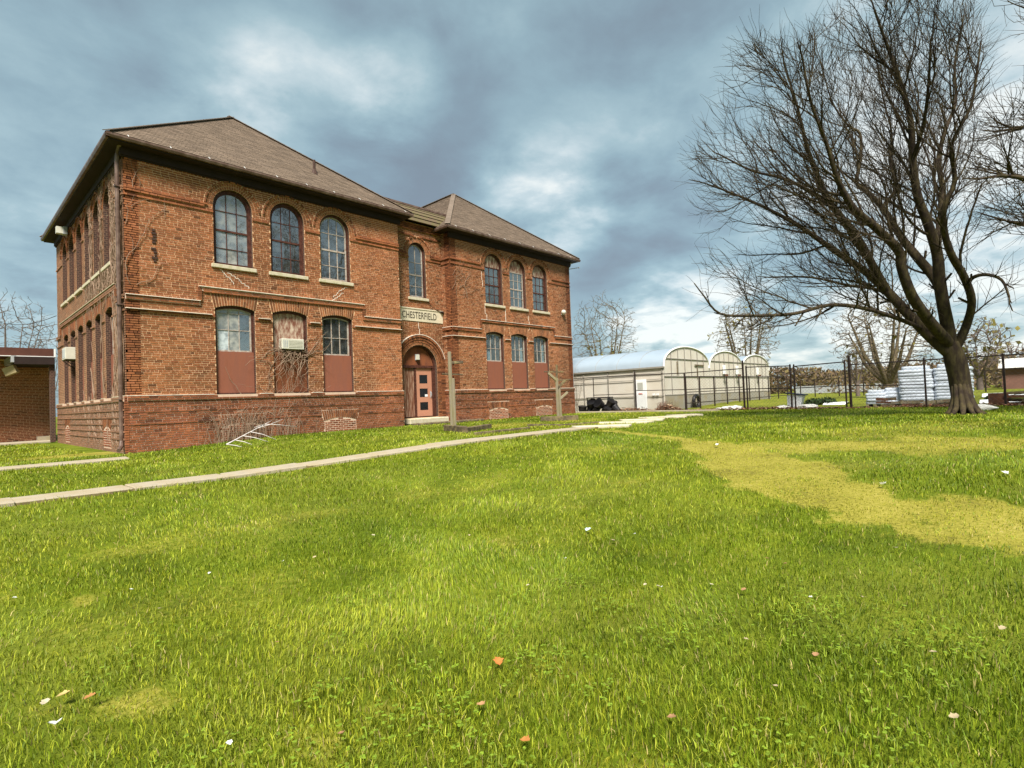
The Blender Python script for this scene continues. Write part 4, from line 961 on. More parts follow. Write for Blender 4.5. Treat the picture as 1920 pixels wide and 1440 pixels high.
# ------------------------------------------------------------------ greenhouses
YG = 14.35
def greenhouse(x0, x1, zap, label, side=False, seed=0):
    rnd = random.Random(seed); xm = (x0 + x1) / 2; hw = (x1 - x0) / 2; ze = 2.97; g0 = .62; L = 16.5
    t = thing('greenhouse', label, 'greenhouse', (xm, YG, g0), 'arched roof greenhouses behind the fence')
    def arc(n=20, k=0.0): return [(xm - (hw + k) * math.cos(math.pi * i / n), ze + (zap - ze + k) * math.sin(math.pi * i / n) ** .86) for i in range(n + 1)]
    mb = MB(); a = arc(); n = len(a)
    mb.add([(x, YG + y, z) for y in (0, L) for x, z in a], [(i, i + 1, n + i + 1, n + i) for i in range(n - 1)]); mb.build('roof_film', POLY, t, smooth=True)
    mb = MB(); mb.tube([(x, YG - .02, z) for x, z in arc(20, .03)], .05, 6); mb.build('hoop', STRAP, t)
    for y in np.arange(1.5, L, 1.5): mb = MB(); mb.tube([(x, YG + y, z) for x, z in arc(16, .004)], .012, 4); mb.build('hoop', GALV, t)
    mb = MB(); pts = [(x0, 1.35)] + arc() + [(x1, 1.35)]; mb.add([(x, YG, z) for x, z in pts], [tuple(range(len(pts)))]); mb.build('gable', POLYW, t)
    mb = MB(); mb.box(x0, x1, YG - .03, YG + .03, .45, 1.35); mb.build('skirt', POLYL, t)
    for z, w in ((1.38, .03), (2.42, .025), (3.42, .025)):
        e = hw if z < ze else hw * math.sqrt(max(.05, 1 - ((z - ze) / (zap - ze)) ** 2)); mb = MB(); mb.box(xm - e, xm + e, YG - .045, YG - .012, z, z + w * 1.4); mb.build('rail', GALV, t)
    for k in range(1, 7):
        x = x0 + (x1 - x0) * k / 7; zt = ze + (zap - ze) * math.sin(math.acos(max(-1, min(1, (xm - x) / hw)))) ** .86 - .05
        mb = MB(); mb.box(x - .02, x + .02, YG - .04, YG - .01, 1.4 if k % 2 else 2.45, zt); mb.build('stud', GALV, t)
    return t
g1 = greenhouse(27.5, 33.4, 4.14, 'nearest greenhouse with arched pale film roof and long side wall', True, 1)
g2 = greenhouse(33.42, 38.9, 4.10, 'middle greenhouse of the three arched gables', False, 2)
g3 = greenhouse(38.92, 44.4, 4.04, 'smallest looking greenhouse gable at the right of the three', False, 3)
mb = MB(); mb.box(27.47, 27.53, YG, 31, 1.35, 2.95); mb.build('side_sheet', POLYW, g1)
mb = MB(); mb.box(27.46, 27.54, YG, 31, .45, 1.34); mb.build('side_skirt', POLYW, g1)
mb = MB(); mb.box(27.36, 27.50, YG - .05, 31, 2.90, 2.99); mb.build('eave_gutter', GALV, g1)
for y in np.arange(YG + .05, 30.5, 1.75): mb = MB(); mb.box(27.42, 27.465, y, y + .07, .5, 2.9); mb.build('post', GALV, g1)
for z in (1.36, 2.28, 2.62): mb = MB(); mb.box(27.40, 27.42, YG, 31, z, z + .035); mb.build('rail', GALV, g1)
mb = MB(); mb.box(27.33, 27.40, 15.38, 16.12, .60, 2.32); d = mb.build('door', WHITE, g1, bevel=.01)
mb = MB(); mb.box(27.318, 27.33, 15.58, 15.92, 1.72, 2.16); mb.build('pane', mat('gh_pane', (.38, .38, .34), .3, .15, 9), d); mb = MB(); mb.box(27.31, 27.33, 15.62, 15.86, 1.50, 1.58); mb.build('notice', mat('pink_notice', (.6, .3, .28), .7, .1, 9), d)
mb = MB(); mb.tube([(27.33, 16.05, 1.4), (27.27, 16.05, 1.4), (27.27, 15.97, 1.4)], .014, 6); mb.build('handle', IRON, d)
for k, (y, z) in enumerate(((14.95, 1.42), (14.72, 1.42))): mb = MB(); mb.box(27.34, 27.39, y - .07, y + .07, z, z + .10); mb.build('switch_box', WHITE, g1)
for gg, xs in ((g2, (35.5, 37.7)), (g3, (41.6,))):
    for x in xs:
        mb = MB(); mb.box(x - .10, x + .10, YG - .2, YG - .05, 2.62, 3.2); v = mb.build('vent', STRAP, gg); mb = MB(); mb.box(x - .18, x + .18, YG - .3, YG - .22, 2.48, 2.60); mb.build('vent_hood', RUST, v)
for x, z, w in ((29.0, 3.1, .05), (31.6, 2.9, .05)): mb = MB(); mb.box(x, x + w, YG - .06, YG - .03, z - .55, z + .2); mb.build('batten', WOODD, g1)
mb = MB(); mb.box(31.3, 32.5, YG - .08, YG - .03, 3.10, 3.16); mb.build('batten', WOODD, g1)

# ------------------------------------------------------------------ fences
def chain_panel(P0, P1, z0a, z1a, z0b, z1b, parent, pitch=.075, r=.0026):
    P0, P1 = np.array(P0[:2]), np.array(P1[:2]); L = np.linalg.norm(P1 - P0); d = (P1 - P0) / L; mb = MB()
    H = ((z1a - z0a) + (z1b - z0b)) / 2
    def pt(s, h):
        t = s / L; zl = z0a + (z0b - z0a) * t; zh = z1a + (z1b - z1a) * t; q = P0 + d * s; return np.array([q[0], q[1], zl + (zh - zl) * h / H])
    for sg in (1, -1):
        for s in np.arange(-H, L + H, pitch * 2):
            a, c = (s, s + sg * H); h0, h1 = 0.0, H
            if sg == 1:
                if a < 0: h0 = -a; a = 0
                if c > L: h1 = H - (c - L); c = L
            else:
                if a > L: h0 = a - L; a = L
                if c < 0: h1 = H + c; c = 0
            if h1 - h0 < .05: continue
            mb.tube([pt(a, h0), pt(c, h1)], r, 3, cap=False)
    mb.build('chain_link', WIRE, parent, kind='stuff')
XF = 26.5
FN = thing('chain_link_fence', 'black chain link fence along the far edge of the lawn', 'fence', (XF, 6.0, .59))
posts = [(1112, 708, .03), (1190, 697, .05), (1283, 700, .05), (1392, 677, .055), (1398.5, 687, .04), (1481, 684, .045), (1488, 684, .04), (1583, 676, .04), (1591, 668, .06), (1732, 672, .04), (1880, 664, .045), (2010, 655, .045)]
PX = {}
for px, py, r in posts:
    top = on_x(px, py, XF); z0 = float(ground_z(XF, top[1])) - .15; PX[px] = top; mb = MB(); mb.tube([(XF, top[1], z0), (XF, top[1], top[2])], r * .85, 8)
    mb.tube([(XF, top[1], top[2] - .004), (XF, top[1], top[2] + .03)], [r * .95, r * .4], 8); mb.build('post', IRON, FN, smooth=False)
spans = [(1040, 712, 1190, 703.5), (1190, 703.5, 1283, 699.5), (1283, 699.5, 1392, 691), (1398.5, 688.5, 1481, 686), (1488, 687, 1583, 678.5), (1591, 684, 1732, 675), (1732, 675, 1880, 666), (1880, 666, 2010, 658)]
mids = [(1112, 741, 1190, 738.5), (1193, 732.5, 1283, 730.5), (1283, 730.5, 1392, 726), (1398.5, 729, 1481, 728), (1488, 728, 1583, 722.5), (1591, 723, 1732, 721.5)]
for i, (a, ya, c, yc) in enumerate(spans):
    A, C_ = on_x(a, ya, XF), on_x(c, yc, XF); mb = MB(); mb.tube([A, C_], .024, 6); mb.build('rail', IRON, FN)
    za, zc = float(ground_z(XF, A[1])) + .03, float(ground_z(XF, C_[1])) + .03
    chain_panel(A, C_, za, A[2], zc, C_[2], FN)
for (a, ya, c, yc) in mids: mb = MB(); mb.tube([on_x(a, ya, XF), on_x(c, yc, XF)], .02, 6); mb.build('rail', IRON, FN)
YI = 13.3
FI = thing('trellis_fence', 'dark metal rail fence running in front of the greenhouse gables', 'fence', (34, YI, .7))
ip = [1285, 1311, 1338, 1362, 1385, 1404, 1422, 1440, 1458, 1475]
for px in ip:
    q = on_y(px, 706, YI); mb = MB(); zg = float(ground_z(q[0], YI)); mb.beam((q[0], YI, zg - .1), (q[0], YI, q[2]), .06, .06, up=(0, 1, 0)); mb.build('post', IRON, FI)
qa, qb = on_y(1285, 706, YI), on_y(1475, 705.5, YI); 
for k, dz_ in ((0, 0), (1, -.85), (2, -1.45)): mb = MB(); mb.beam(qa + (0, 0, dz_), qb + (0, 0, dz_), .05, .045); mb.build('rail', IRON, FI)
XB = 47.0
FX = thing('field_fence', 'distant thin post and wire fence across the field', 'fence', (XB, 5, .81))
for px, py in ((1500, 713), (1527, 711), (1572, 709), (1618, 707), (1668, 704), (1770, 697), (1846, 692), (1935, 690)):
    q = on_x(px, py, XB); mb = MB(); mb.tube([(XB, q[1], .6), (XB, q[1], q[2])], .04, 6); mb.build('post', IRON, FX)
for (a, ya, c, yc) in ((1500, 713, 1668, 704.5), (1668, 704.5, 1935, 690)): mb = MB(); mb.tube([on_x(a, ya, XB), on_x(c, yc, XB)], .022, 5); mb.build('rail', IRON, FX)

# ------------------------------------------------------------------ yard clutter behind the fence
def layer(mb, c, w, dep, h, rz, seed):
    rnd = random.Random(seed); n = 28; vs = []; prof = [(.96, 0), (1.0, .3), (1.0, .7), (.96, 1.0), (.6, 1.04)]
    for k, (q, z) in enumerate(prof):
        for j in range(n):
            a = 2 * math.pi * j / n; cs, sn = math.cos(a), math.sin(a); p = .28; x = math.copysign(abs(cs) ** p, cs) * w / 2 * q; y = math.copysign(abs(sn) ** p, sn) * dep / 2 * q
            bl = 1 + .010 * math.sin(a * 7 + seed) + rnd.uniform(-.008, .008)
            vs.append((c[0] + (x * math.cos(rz) - y * math.sin(rz)) * bl, c[1] + (x * math.sin(rz) + y * math.cos(rz)) * bl, c[2] + z * h + rnd.uniform(-.008, .008)))
    fs = [(k * n + j, k * n + (j + 1) % n, (k + 1) * n + (j + 1) % n, (k + 1) * n + j) for k in range(len(prof) - 1) for j in range(n)] + [tuple((len(prof) - 1) * n + j for j in range(n))]
    mb.add(vs, fs)
def bag_stack(label, px0, px1, pyt, X, nl, dep):
    a, c = on_x(px0, 768, X), on_x(px1, 768, X); yc = (a[1] + c[1]) / 2; w = abs(c[1] - a[1]); zt = on_x((px0 + px1) / 2, pyt, X)[2]; g = float(ground_z(X, yc)); h = (zt - g - .1) / nl
    t = thing('bag_stack', label, 'stacked bags', (X + dep / 2, yc, g), 'white wrapped stacks of bags behind the fence')
    for k in range(nl):
        mb = MB(); sh = 1.0 if k < nl - 1 else .8
        layer(mb, (X + dep / 2 + random.uniform(-.02, .02), yc + random.uniform(-.02, .02), g + .1 + k * h), dep * (1 - .004 * k) * sh, w * (1 + random.uniform(-.02, .02)) * sh, h * (1.10 if k < nl - 1 else 1.3), random.uniform(-.015, .015), k + int(px0)); mb.build('bag_layer', WRAP, t, smooth=True)
    mb = MB()
    for s in (-.4, 0, .4): mb.box(X + .02, X + dep - .02, yc + s * w - .05, yc + s * w + .05, g - .02, g + .1)
    mb.build('pallet', WOODG, t)
bag_stack('low wrapped bag stack at the left of the white stacks', 1623, 1660, 733, 27.6, 5, 1.0)
bag_stack('low wrapped bag stack touching the left tall white stack', 1656, 1694, 729, 27.9, 5, 1.0)
bag_stack('tall wrapped stack of white bags left of the fence post', 1686, 1751, 688, 27.7, 12, 1.2)
bag_stack('tall wrapped stack of white bags half hidden by the big tree', 1752, 1826, 683, 27.9, 12, 1.2)
def pile(name, label, cat, px, py, w, h, n, m, X=None, dep=.8, group=None):
    P = on_ground(px, py) if X is None else np.array([X, on_x(px, py, X)[1], 0]); P[2] = float(ground_z(P[0], P[1])); t = thing(name, label, cat, P, group); lay = max(1, int(h / .13))
    for k in range(n):
        l = k % lay; mb = MB(); a = random.uniform(-.25, .25) + math.pi / 2; c = P + np.array([random.uniform(-dep / 2, dep / 2), random.uniform(-.3, .3) * w, .06 + l * .13]); L = random.uniform(.5, .95) * w * (1 - .3 * l / lay)
        d = np.array([math.cos(a), math.sin(a), random.uniform(-.08, .08)]) * L / 2; mb.beam(c - d, c + d, random.uniform(.1, .2), random.uniform(.06, .12)); mb.build('board', m[k % len(m)], t)
    return t
pile('lumber_pile', 'dark broken pallet pile before the low white bag stack', 'wood pile', 1663, 766, .6, .42, 9, [WOODD, RUST], X=27.05, dep=.4)
pile('lumber_pile', 'heap of rough split boards before the left tall white stack', 'wood pile', 1700, 766, 1.0, .30, 11, [WOODG, RUST, WOODD], X=27.1, dep=.5)
pile('lumber_pile', 'mixed scrap wood heap between fence post and big tree', 'wood pile', 1770, 766, 1.2, .30, 12, [WOODG, RUST, WOODG], X=27.05, dep=.5)
pile('lumber_pile', 'dark stack of timber at the right edge behind the fence', 'wood pile', 1915, 766, 1.0, .62, 16, [WOODD, WOODD, RUST], X=27.0, dep=.5)
P = on_x(1873, 766, 27.0); g = float(ground_z(27, P[1])); t = thing('wooden_crate', 'brown wooden crate beside the right fence post', 'crate', (27.1, P[1], g))
for k in range(4):
    for (x0, x1, y0, y1) in ((26.85, 26.88, -.28, .28), (27.35, 27.38, -.28, .28), (26.88, 27.35, -.28, -.25), (26.88, 27.35, .25, .28)):
        mb = MB(); mb.box(x0, x1, P[1] + y0, P[1] + y1, g + .02 + k * .11, g + .12 + k * .11); mb.build('slat', RUST, t)
# white bin
P = on_x(1490, 766, 26.95); g = float(ground_z(26.95, P[1])); t = thing('waste_bin', 'white tapered bin with dark lid leaning at the fence gate', 'bin', (26.95, P[1], g))
mb = MB(); vs = []
for z, w in ((0, .26), (.62, .34)): vs += [(26.95 + sx * w * .7 , P[1] + sy * w - z * .16, g + z) for sx, sy in ((-1, -1), (1, -1), (1, 1), (-1, 1))]
mb.add(vs, [(3, 2, 1, 0), (4, 5, 6, 7), (0, 1, 5, 4), (1, 2, 6, 5), (2, 3, 7, 6), (3, 0, 4, 7)]); mb.build('body', WHITE, t, bevel=.02)
mb = MB(); mb.beam((26.95, P[1] - .52, g + .60), (26.95, P[1] + .32, g + .71), .56, .05); mb.build('lid', mat('blue_black_lid', (.02, .025, .05), .5, .2, 5), t, bevel=.01)
# black pots and scrap at the building corner
def pot(P, r, h, tilt, label, m=BLACKP):
    mb = MB(); a = random.uniform(0, 6.28); ax = np.array([math.cos(a) * math.sin(tilt), math.sin(a) * math.sin(tilt), math.cos(tilt)]); c = np.array(P)
    mb.tube([c, c + ax * h * .9, c + ax * h * .9, c + ax * h, c + ax * h, c + ax * h * .15], [r * .78, r * .97, r * 1.07, r * 1.07, r * .93, r * .7], 12); o = mb.build('nursery_pot', m); recenter(o, P); tag(o, label, 'pot', 'black pots heaped at the school corner'); return o
k = 0
for (px, py, dz_, r) in ((1092, 769, 0, .26), (1104, 769, 0, .22), (1122, 769, 0, .3), (1134, 769, 0, .26), (1147, 769, 0, .28), (1160, 769, 0, .22), (1112, 760, .32, .26), (1128, 758, .36, .28), (1142, 758, .34, .25), (1153, 762, .22, .2)):
    q = on_x(px, py, 26.05 + random.uniform(-.1, .1)); q[2] = float(ground_z(q[0], q[1])) + dz_
    pot(q, r, .36, random.uniform(.1, 1.2), 'black plastic pot, ' + ['leftmost of the heap at the school corner', 'second from the left in the heap by the school', 'third from the left on the ground under the bench', 'fourth from the left on the ground under the bench', 'fifth from the left on the ground of the heap', 'rightmost on the ground of the black heap', 'upper left one on top of the black heap', 'topmost in the middle of the black heap', 'upper right one on top of the black heap', 'perched low at the right end of the heap'][k]); k += 1
q = on_x(1125, 768, 26.15); g = float(ground_z(26.1, q[1])); t = thing('potting_bench', 'low dark bench standing over the heap of black pots', 'bench', (26.1, q[1], g))
mb = MB(); mb.box(25.9, 26.4, q[1] - .75, q[1] + .75, g + .78, g + .84); mb.build('top', BLACKP, t)
for sx, sy in ((25.93, -.7), (26.37, -.7), (25.93, .7), (26.37, .7)): mb = MB(); mb.box(sx - .02, sx + .02, q[1] + sy - .02, q[1] + sy + .02, g, g + .78); mb.build('leg', BLACKP, t)
# half buried dark tyre by the greenhouse
mb = MB(); q = on_y(1306, 758, YG - .3); g = float(ground_z(q[0], q[1])); mb.tube([(q[0] + .36 * math.cos(a), q[1], g + .30 + .36 * math.sin(a)) for a in np.linspace(0, 2 * math.pi, 20)], .11, 8, cap=False); o = mb.build('tyre', BLACKP, smooth=True); recenter(o, (q[0], q[1], g)); tag(o, 'dark tyre leaning against the nearest greenhouse gable', 'tyre')
# leaf litter along the fence
def litter(name, label, boxes, n, cols, size, seed):
    rg = np.random.default_rng(seed); V = []; F = []; T = []
    for (x0, x1, y0, y1, hh, k) in boxes:
        m = int(n * k); x = rg.uniform(x0, x1, m); y = rg.uniform(y0, y1, m); zz = ground_z(x, y) + np.abs(rg.normal(0, hh, m)) * (1 - ((y - (y0 + y1) / 2) / ((y1 - y0) / 2)) ** 2).clip(.2, 1)
        for i in range(m):
            a = rg.uniform(0, 6.28); s = size * rg.uniform(.5, 1.3); u = np.array([math.cos(a), math.sin(a), rg.uniform(-.5, .5)]) * s; w = np.array([-math.sin(a), math.cos(a), rg.uniform(-.5, .5)]) * s * .6
            c = np.array([x[i], y[i], zz[i]]); b0 = len(V); V += [c - u, c + w, c + u, c - w + (0, 0, s * .3)]; F.append((b0, b0 + 1, b0 + 2, b0 + 3)); T += [np.array(cols[rg.integers(len(cols))]) * rg.uniform(.6, 1.2)] * 4
    mb = MB(); mb.v = [tuple(q) for q in V]; mb.f = F; mb.mi = [0] * len(F); mb.t = T; o = mb.build(name, LEAFM, kind='stuff'); o['label'] = label; o['category'] = 'leaf litter'; return o
litter('leaf_litter', 'brown fallen leaves drifted along the foot of the fence', [(26.1, 26.9, 5.0, 13.0, .05, 1.0), (26.0, 26.8, 12.9, 14.4, .16, .35), (25.85, 26.6, 14.4, 17.0, .10, .5), (26.2, 27.0, -1, 5, .05, .6)], 2600, [(.20, .08, .04), (.30, .15, .08), (.12, .05, .03), (.45, .33, .22)], .055, 4)
brush('dead_brush', 'reddish dry brush heap at the corner of the nearest greenhouse', (26.4, 14.0, .6), 70, .9, .55, .5, RUST)
# pale rubble lumps
def lump(px, py, r, label, X=None, m=None, flat=.5, group='pale rubble along the fence foot'):
    P = on_ground(px, py) if X is None else on_x(px, py, X); P[2] = float(ground_z(P[0], P[1])); mb = MB(); bm = bmesh.new(); bmesh.ops.create_icosphere(bm, subdivisions=2, radius=1)
    rn = random.Random(px); ph = [rn.uniform(0, 6) for i in range(6)]
    vs = [np.array([v.co.x, v.co.y * 1.6, v.co.z * flat]) * r * (1 + .22 * math.sin(3 * v.co.x + ph[0]) * math.sin(4 * v.co.y + ph[1]) + .15 * math.sin(7 * v.co.z + ph[2] + 5 * v.co.y)) + P + np.array([0, 0, r * flat * .4]) for v in bm.verts]
    mb.add(vs, [tuple(v.index for v in f.verts) for f in bm.faces]); bm.free(); o = mb.build('rubble_lump', m or STONE); recenter(o, P); tag(o, label, 'rubble', group)
PALE = mat('pale_rubble', (.62, .60, .55), .9, .2, 8.0, bump=.3, bscale=20)
for i, (px, py) in enumerate(((1350, 763), (1362, 764), (1374, 763), (1384, 764), (1470, 765), (1512, 766), (1522, 766), (1843, 768))):
    lump(px, py, .17 + .06 * (i % 3), ['pale rubble lump at the left end of the row by the gate post', 'second pale lump in the row left of the gate post', 'third pale lump in the row left of the gate post', 'pale lump touching the double gate post', 'pale lump just left of the white bin', 'pale lump just right of the white bin', 'flat pale lump second right of the white bin', 'small white lump right of the big tree foot'][i], X=26.6 if i < 7 else None, m=PALE)
# low white covers in the field
def cover(label, px0, px1, py, X, h, w):
    a, c = on_x(px0, py, X), on_x(px1, py, X); g = float(ground_z(X, a[1])); mb = MB(); n = 8; vs = []
    for y in np.linspace(a[1], c[1], 8): vs += [(X + w * (k / n - .5) + random.uniform(-.04, .04), y, g - .02 + h * math.sin(math.pi * k / n) * random.uniform(.8, 1.15)) for k in range(n + 1)]
    mb.add(vs, [(i * (n + 1) + k, i * (n + 1) + k + 1, (i + 1) * (n + 1) + k + 1, (i + 1) * (n + 1) + k) for i in range(7) for k in range(n)]); o = mb.build('row_cover', WHITE, smooth=True); recenter(o, (X, (a[1] + c[1]) / 2, g)); tag(o, label, 'row cover', 'low white row covers in the field')
cover('low pale sheet on the ground between fence gate and big post', 1548, 1590, 757, 31.0, .12, 1.2)
cover('near low white row cover right of the big tree', 1838, 1925, 752, 30.0, .14, 1.2)
cover('far low white row cover right of the big tree', 1842, 1930, 738, 35.0, .16, 1.2)
for i, (px, py, r) in enumerate(((1525, 752, .42), (1550, 754, .45), (1868, 742, .35))):
    P = on_x(px, py, 31.0); P[2] = float(ground_z(31, P[1])); mb = MB(); rg = np.random.default_rng(i + 50)
    for k in range(260):
        d = rg.normal(0, 1, 3); d /= np.linalg.norm(d); d[2] = abs(d[2]); c = P + d * r * rg.uniform(.5, 1) * np.array([1, 1.2, .8]); u = rg.normal(0, .05, 3); w = rg.normal(0, .04, 3); mb.add([c - u, c + w, c + u, c - w], [(0, 1, 2, 3)])
    o = mb.build('low_bush', BUSHM); recenter(o, P); tag(o, ['dark low bush nearest the fence gate in the field', 'rounder dark low bush right of the other in the field', 'small dark bush by the far white row covers'][i], 'bush', 'low dark bushes in the field')
# barn and vehicle far right
B0 = on_y(1886, 700, -2.0); 
bn = thing('barn', 'distant low barn with pale roof and brown wall at the right edge', 'barn', (62, -1.5, .8))
mb = MB(); mb.box(60, 66, -12, 1.3, .6, 2.55); mb.build('wall', BARNW, bn)
mb = MB(); mb.add([(59.6, 1.5, 2.5), (59.6, -12.5, 2.5), (63, -12.5, 3.35), (63, 1.5, 3.35), (66.4, 1.5, 2.5), (66.4, -12.5, 2.5)], [(0, 1, 2, 3), (3, 2, 5, 4), (0, 3, 4), (1, 5, 2)]); mb.build('roof', BARNR, bn)
mb = MB(); mb.box(78, 78.4, 5, 22, .5, 1.75); o = mb.build('far_wall', GREYM); tag(o, 'long low grey wall far across the field', 'wall'); o.location = (0, 0, 0)

# ================================================================== trees
def grow(att, nodes, par, di, dk, step, iters, rng, jit=.18, trop=(0, 0, .06), maxkids=3):
    N = [np.array(q, float) for q in nodes]; par = list(par); kids = [0] * len(N)
    for p in par:
        if p >= 0: kids[p] += 1
    A = np.array(att, float); arr = np.array(N)
    best = np.full(len(A), 1e9); idx = np.zeros(len(A), int)
    for i in range(0, len(arr), 400):
        d = np.linalg.norm(A[:, None] - arr[None, i:i + 400], axis=2); m = d.argmin(1); dm = d[np.arange(len(A)), m]; u = dm < best; best[u] = dm[u]; idx[u] = m[u] + i
    for it in range(iters):
        act = best < di
        if not act.any(): break
        arr = np.array(N); v = A[act] - arr[idx[act]]; v /= np.linalg.norm(v, axis=1)[:, None] + 1e-9
        acc = np.zeros((len(N), 3)); np.add.at(acc, idx[act], v); who = np.unique(idx[act]); new = []
        for w in who:
            if kids[w] >= maxkids: continue
            d = acc[w]; n = np.linalg.norm(d)
            if n < 1e-6: continue
            d = d / n + rng.normal(0, jit, 3) + np.array(trop)
            if par[w] >= 0:
                pd = N[w] - N[par[w]]; pd /= np.linalg.norm(pd) + 1e-9; d = d + pd * .35
            d /= np.linalg.norm(d); new.append(len(N)); N.append(N[w] + d * step * rng.uniform(.75, 1.15)); par.append(int(w)); kids[w] += 1; kids.append(0)
        if not new: break
        na = np.array(N)[new]; d = np.linalg.norm(A[:, None] - na[None], axis=2); m = d.argmin(1); dm = d[np.arange(len(A)), m]; u = dm < best; best[u] = dm[u]; idx[u] = np.array(new)[m[u]]
        keep = best > dk; A = A[keep]; best = best[keep]; idx = idx[keep]
        if not len(A): break
    return np.array(N), np.array(par)
def skeleton(limbs, step):
    """limbs: list of [(point, radius)...]; each starts on the nearest node already laid"""
    N = []; par = []; rad = []
    for l in limbs:
        p0 = np.array(l[0][0]); 
        if N: d = np.linalg.norm(np.array(N) - p0, axis=1); cur = int(d.argmin())
        else: N.append(p0); par.append(-1); rad.append(l[0][1]); cur = 0
        for (a, ra), (c, rc) in zip(l[:-1], l[1:]):
            a, c = np.array(a), np.array(c); m = max(1, int(np.linalg.norm(c - a) / step))
            for k in range(1, m + 1): N.append(a + (c - a) * k / m); par.append(cur); cur = len(N) - 1; rad.append(ra + (rc - ra) * k / m)
    return N, par, rad
def tree_mesh(N, par, pre, tip, expo, twigs, rng, twig_len=.3, twig_r=.005, spray=None):
    n = len(N); ch = [[] for _ in range(n)]
    for i, p in enumerate(par):
        if p >= 0: ch[p].append(i)
    r = np.zeros(n); order = list(range(n)); 
    for i in range(n - 1, -1, -1):
        pass
    # children always come after parents
    s = np.zeros(n)
    for i in range(n - 1, -1, -1):
        rr = tip if not ch[i] else s[i] ** (1 / expo)
        r[i] = max(rr, tip)
        if i < len(pre): r[i] = pre[i]
        if par[i] >= 0: s[par[i]] += r[i] ** expo if i >= len(pre) else r[i] ** expo
    mb_t, mb_c = MB(), MB(); started = []
    stack = [(0, None)]
    while stack:
        i, p = stack.pop(); chain = [p, i] if p is not None else [i]
        while ch[chain[-1]]:
            k = sorted(ch[chain[-1]], key=lambda q: -r[q]); chain.append(k[0])
            for q in k[1:]: stack.append((q, chain[-2]))
        if len(chain) < 2: continue
        pts = [N[q] for q in chain]; rad = [r[q] for q in chain]
        if p is not None: rad[0] = min(rad[0], rad[1] * 1.1)
        big = rad[0]; sides = 12 if big > .12 else 7 if big > .05 else 5 if big > .02 else 3
        (mb_t if big > .10 else mb_c).tube(pts, rad, sides, cap=False)
    if twigs:
        for i in range(n):
            if r[i] < .022 and par[i] >= 0 and rng.random() < twigs:
                d = N[i] - N[par[i]]; d /= np.linalg.norm(d) + 1e-9
                for q in range(rng.integers(1, 3)):
                    a = d + rng.normal(0, .55, 3) + np.array([0, 0, .12]); a /= np.linalg.norm(a); L = twig_len * rng.uniform(.4, 1.2); m = N[i] + a * L * .5 + rng.normal(0, .03 * L / .3, 3); b2 = a + rng.normal(0, .3, 3); b2 /= np.linalg.norm(b2)
                    mb_c.tube([N[i], m, m + b2 * L * .5], [twig_r * 1.2, twig_r, twig_r * .7], 3, cap=False)
                    if rng.random() < .5:
                        b3 = b2 + rng.normal(0, .6, 3); b3 /= np.linalg.norm(b3); mb_c.tube([m, m + b3 * L * .45], [twig_r, twig_r * .7], 3, cap=False)
    if spray:
        sel = np.array([i for i in range(n) if r[i] < spray['rmax'] and par[i] >= 0]); V, F = sprays(np.array(N), np.array(par), sel, spray['k'], spray['L'], spray['r'], rng, spray.get('out')); add_np(mb_c, V, F)
    return mb_t, mb_c
def sprays(N, par, sel, k, L, r0, rng, out=None, bias=.75, curl=.24, segs=4, up=.06, wild=.62):
    """many thin twigs as one numpy mesh: verts, faces"""
    idx = np.repeat(sel, k); n = len(idx); d = N[idx] - N[np.maximum(par[idx], 0)]; d /= np.linalg.norm(d, axis=1)[:, None] + 1e-9
    a = d * .9 + rng.normal(0, wild, (n, 3)) + np.array([0, 0, up])
    if out is not None:
        o = N[idx] - out; o /= np.linalg.norm(o, axis=1)[:, None]; a += o * bias
    a /= np.linalg.norm(a, axis=1)[:, None]; ln = L * rng.uniform(.35, 1.25, n) / segs
    P = [N[idx]]; 
    for s in range(segs):
        a = a + rng.normal(0, curl, (n, 3)); a /= np.linalg.norm(a, axis=1)[:, None]; P.append(P[-1] + a * ln[:, None])
    ref = np.cross(a, rng.normal(0, 1, (n, 3))); ref /= np.linalg.norm(ref, axis=1)[:, None]; q = np.cross(a, ref); V = np.empty((n, segs + 1, 3, 3))
    for s in range(segs + 1):
        rr = r0 * (1.15 - .6 * s / segs)
        for j in range(3): an = 2 * math.pi * j / 3; V[:, s, j] = P[s] + (ref * math.cos(an) + q * math.sin(an)) * rr
    base = (np.arange(n) * (segs + 1) * 3)[:, None, None, None]; s_ = np.arange(segs)[None, :, None, None]; j_ = np.arange(3)[None, None, :, None]; jn = (j_ + 1) % 3
    F = np.concatenate([base + s_ * 3 + j_, base + s_ * 3 + jn, base + (s_ + 1) * 3 + jn, base + (s_ + 1) * 3 + j_], 3).reshape(-1, 4)
    return V.reshape(-1, 3), F
def add_np(mb, V, F):
    n = len(mb.v); mb.v.extend(map(tuple, V.tolist())); mb.f.extend(map(tuple, (F + n).tolist())); mb.mi.extend([0] * len(F))
def in_poly(px, py, poly):
    inside = np.zeros(px.shape, bool); j = len(poly) - 1
    for i in range(len(poly)):
        xi, yi = poly[i]; xj, yj = poly[j]; c = ((yi > py) != (yj > py)) & (px < (xj - xi) * (py - yi) / (yj - yi + 1e-9) + xi); inside ^= c; j = i
    return inside

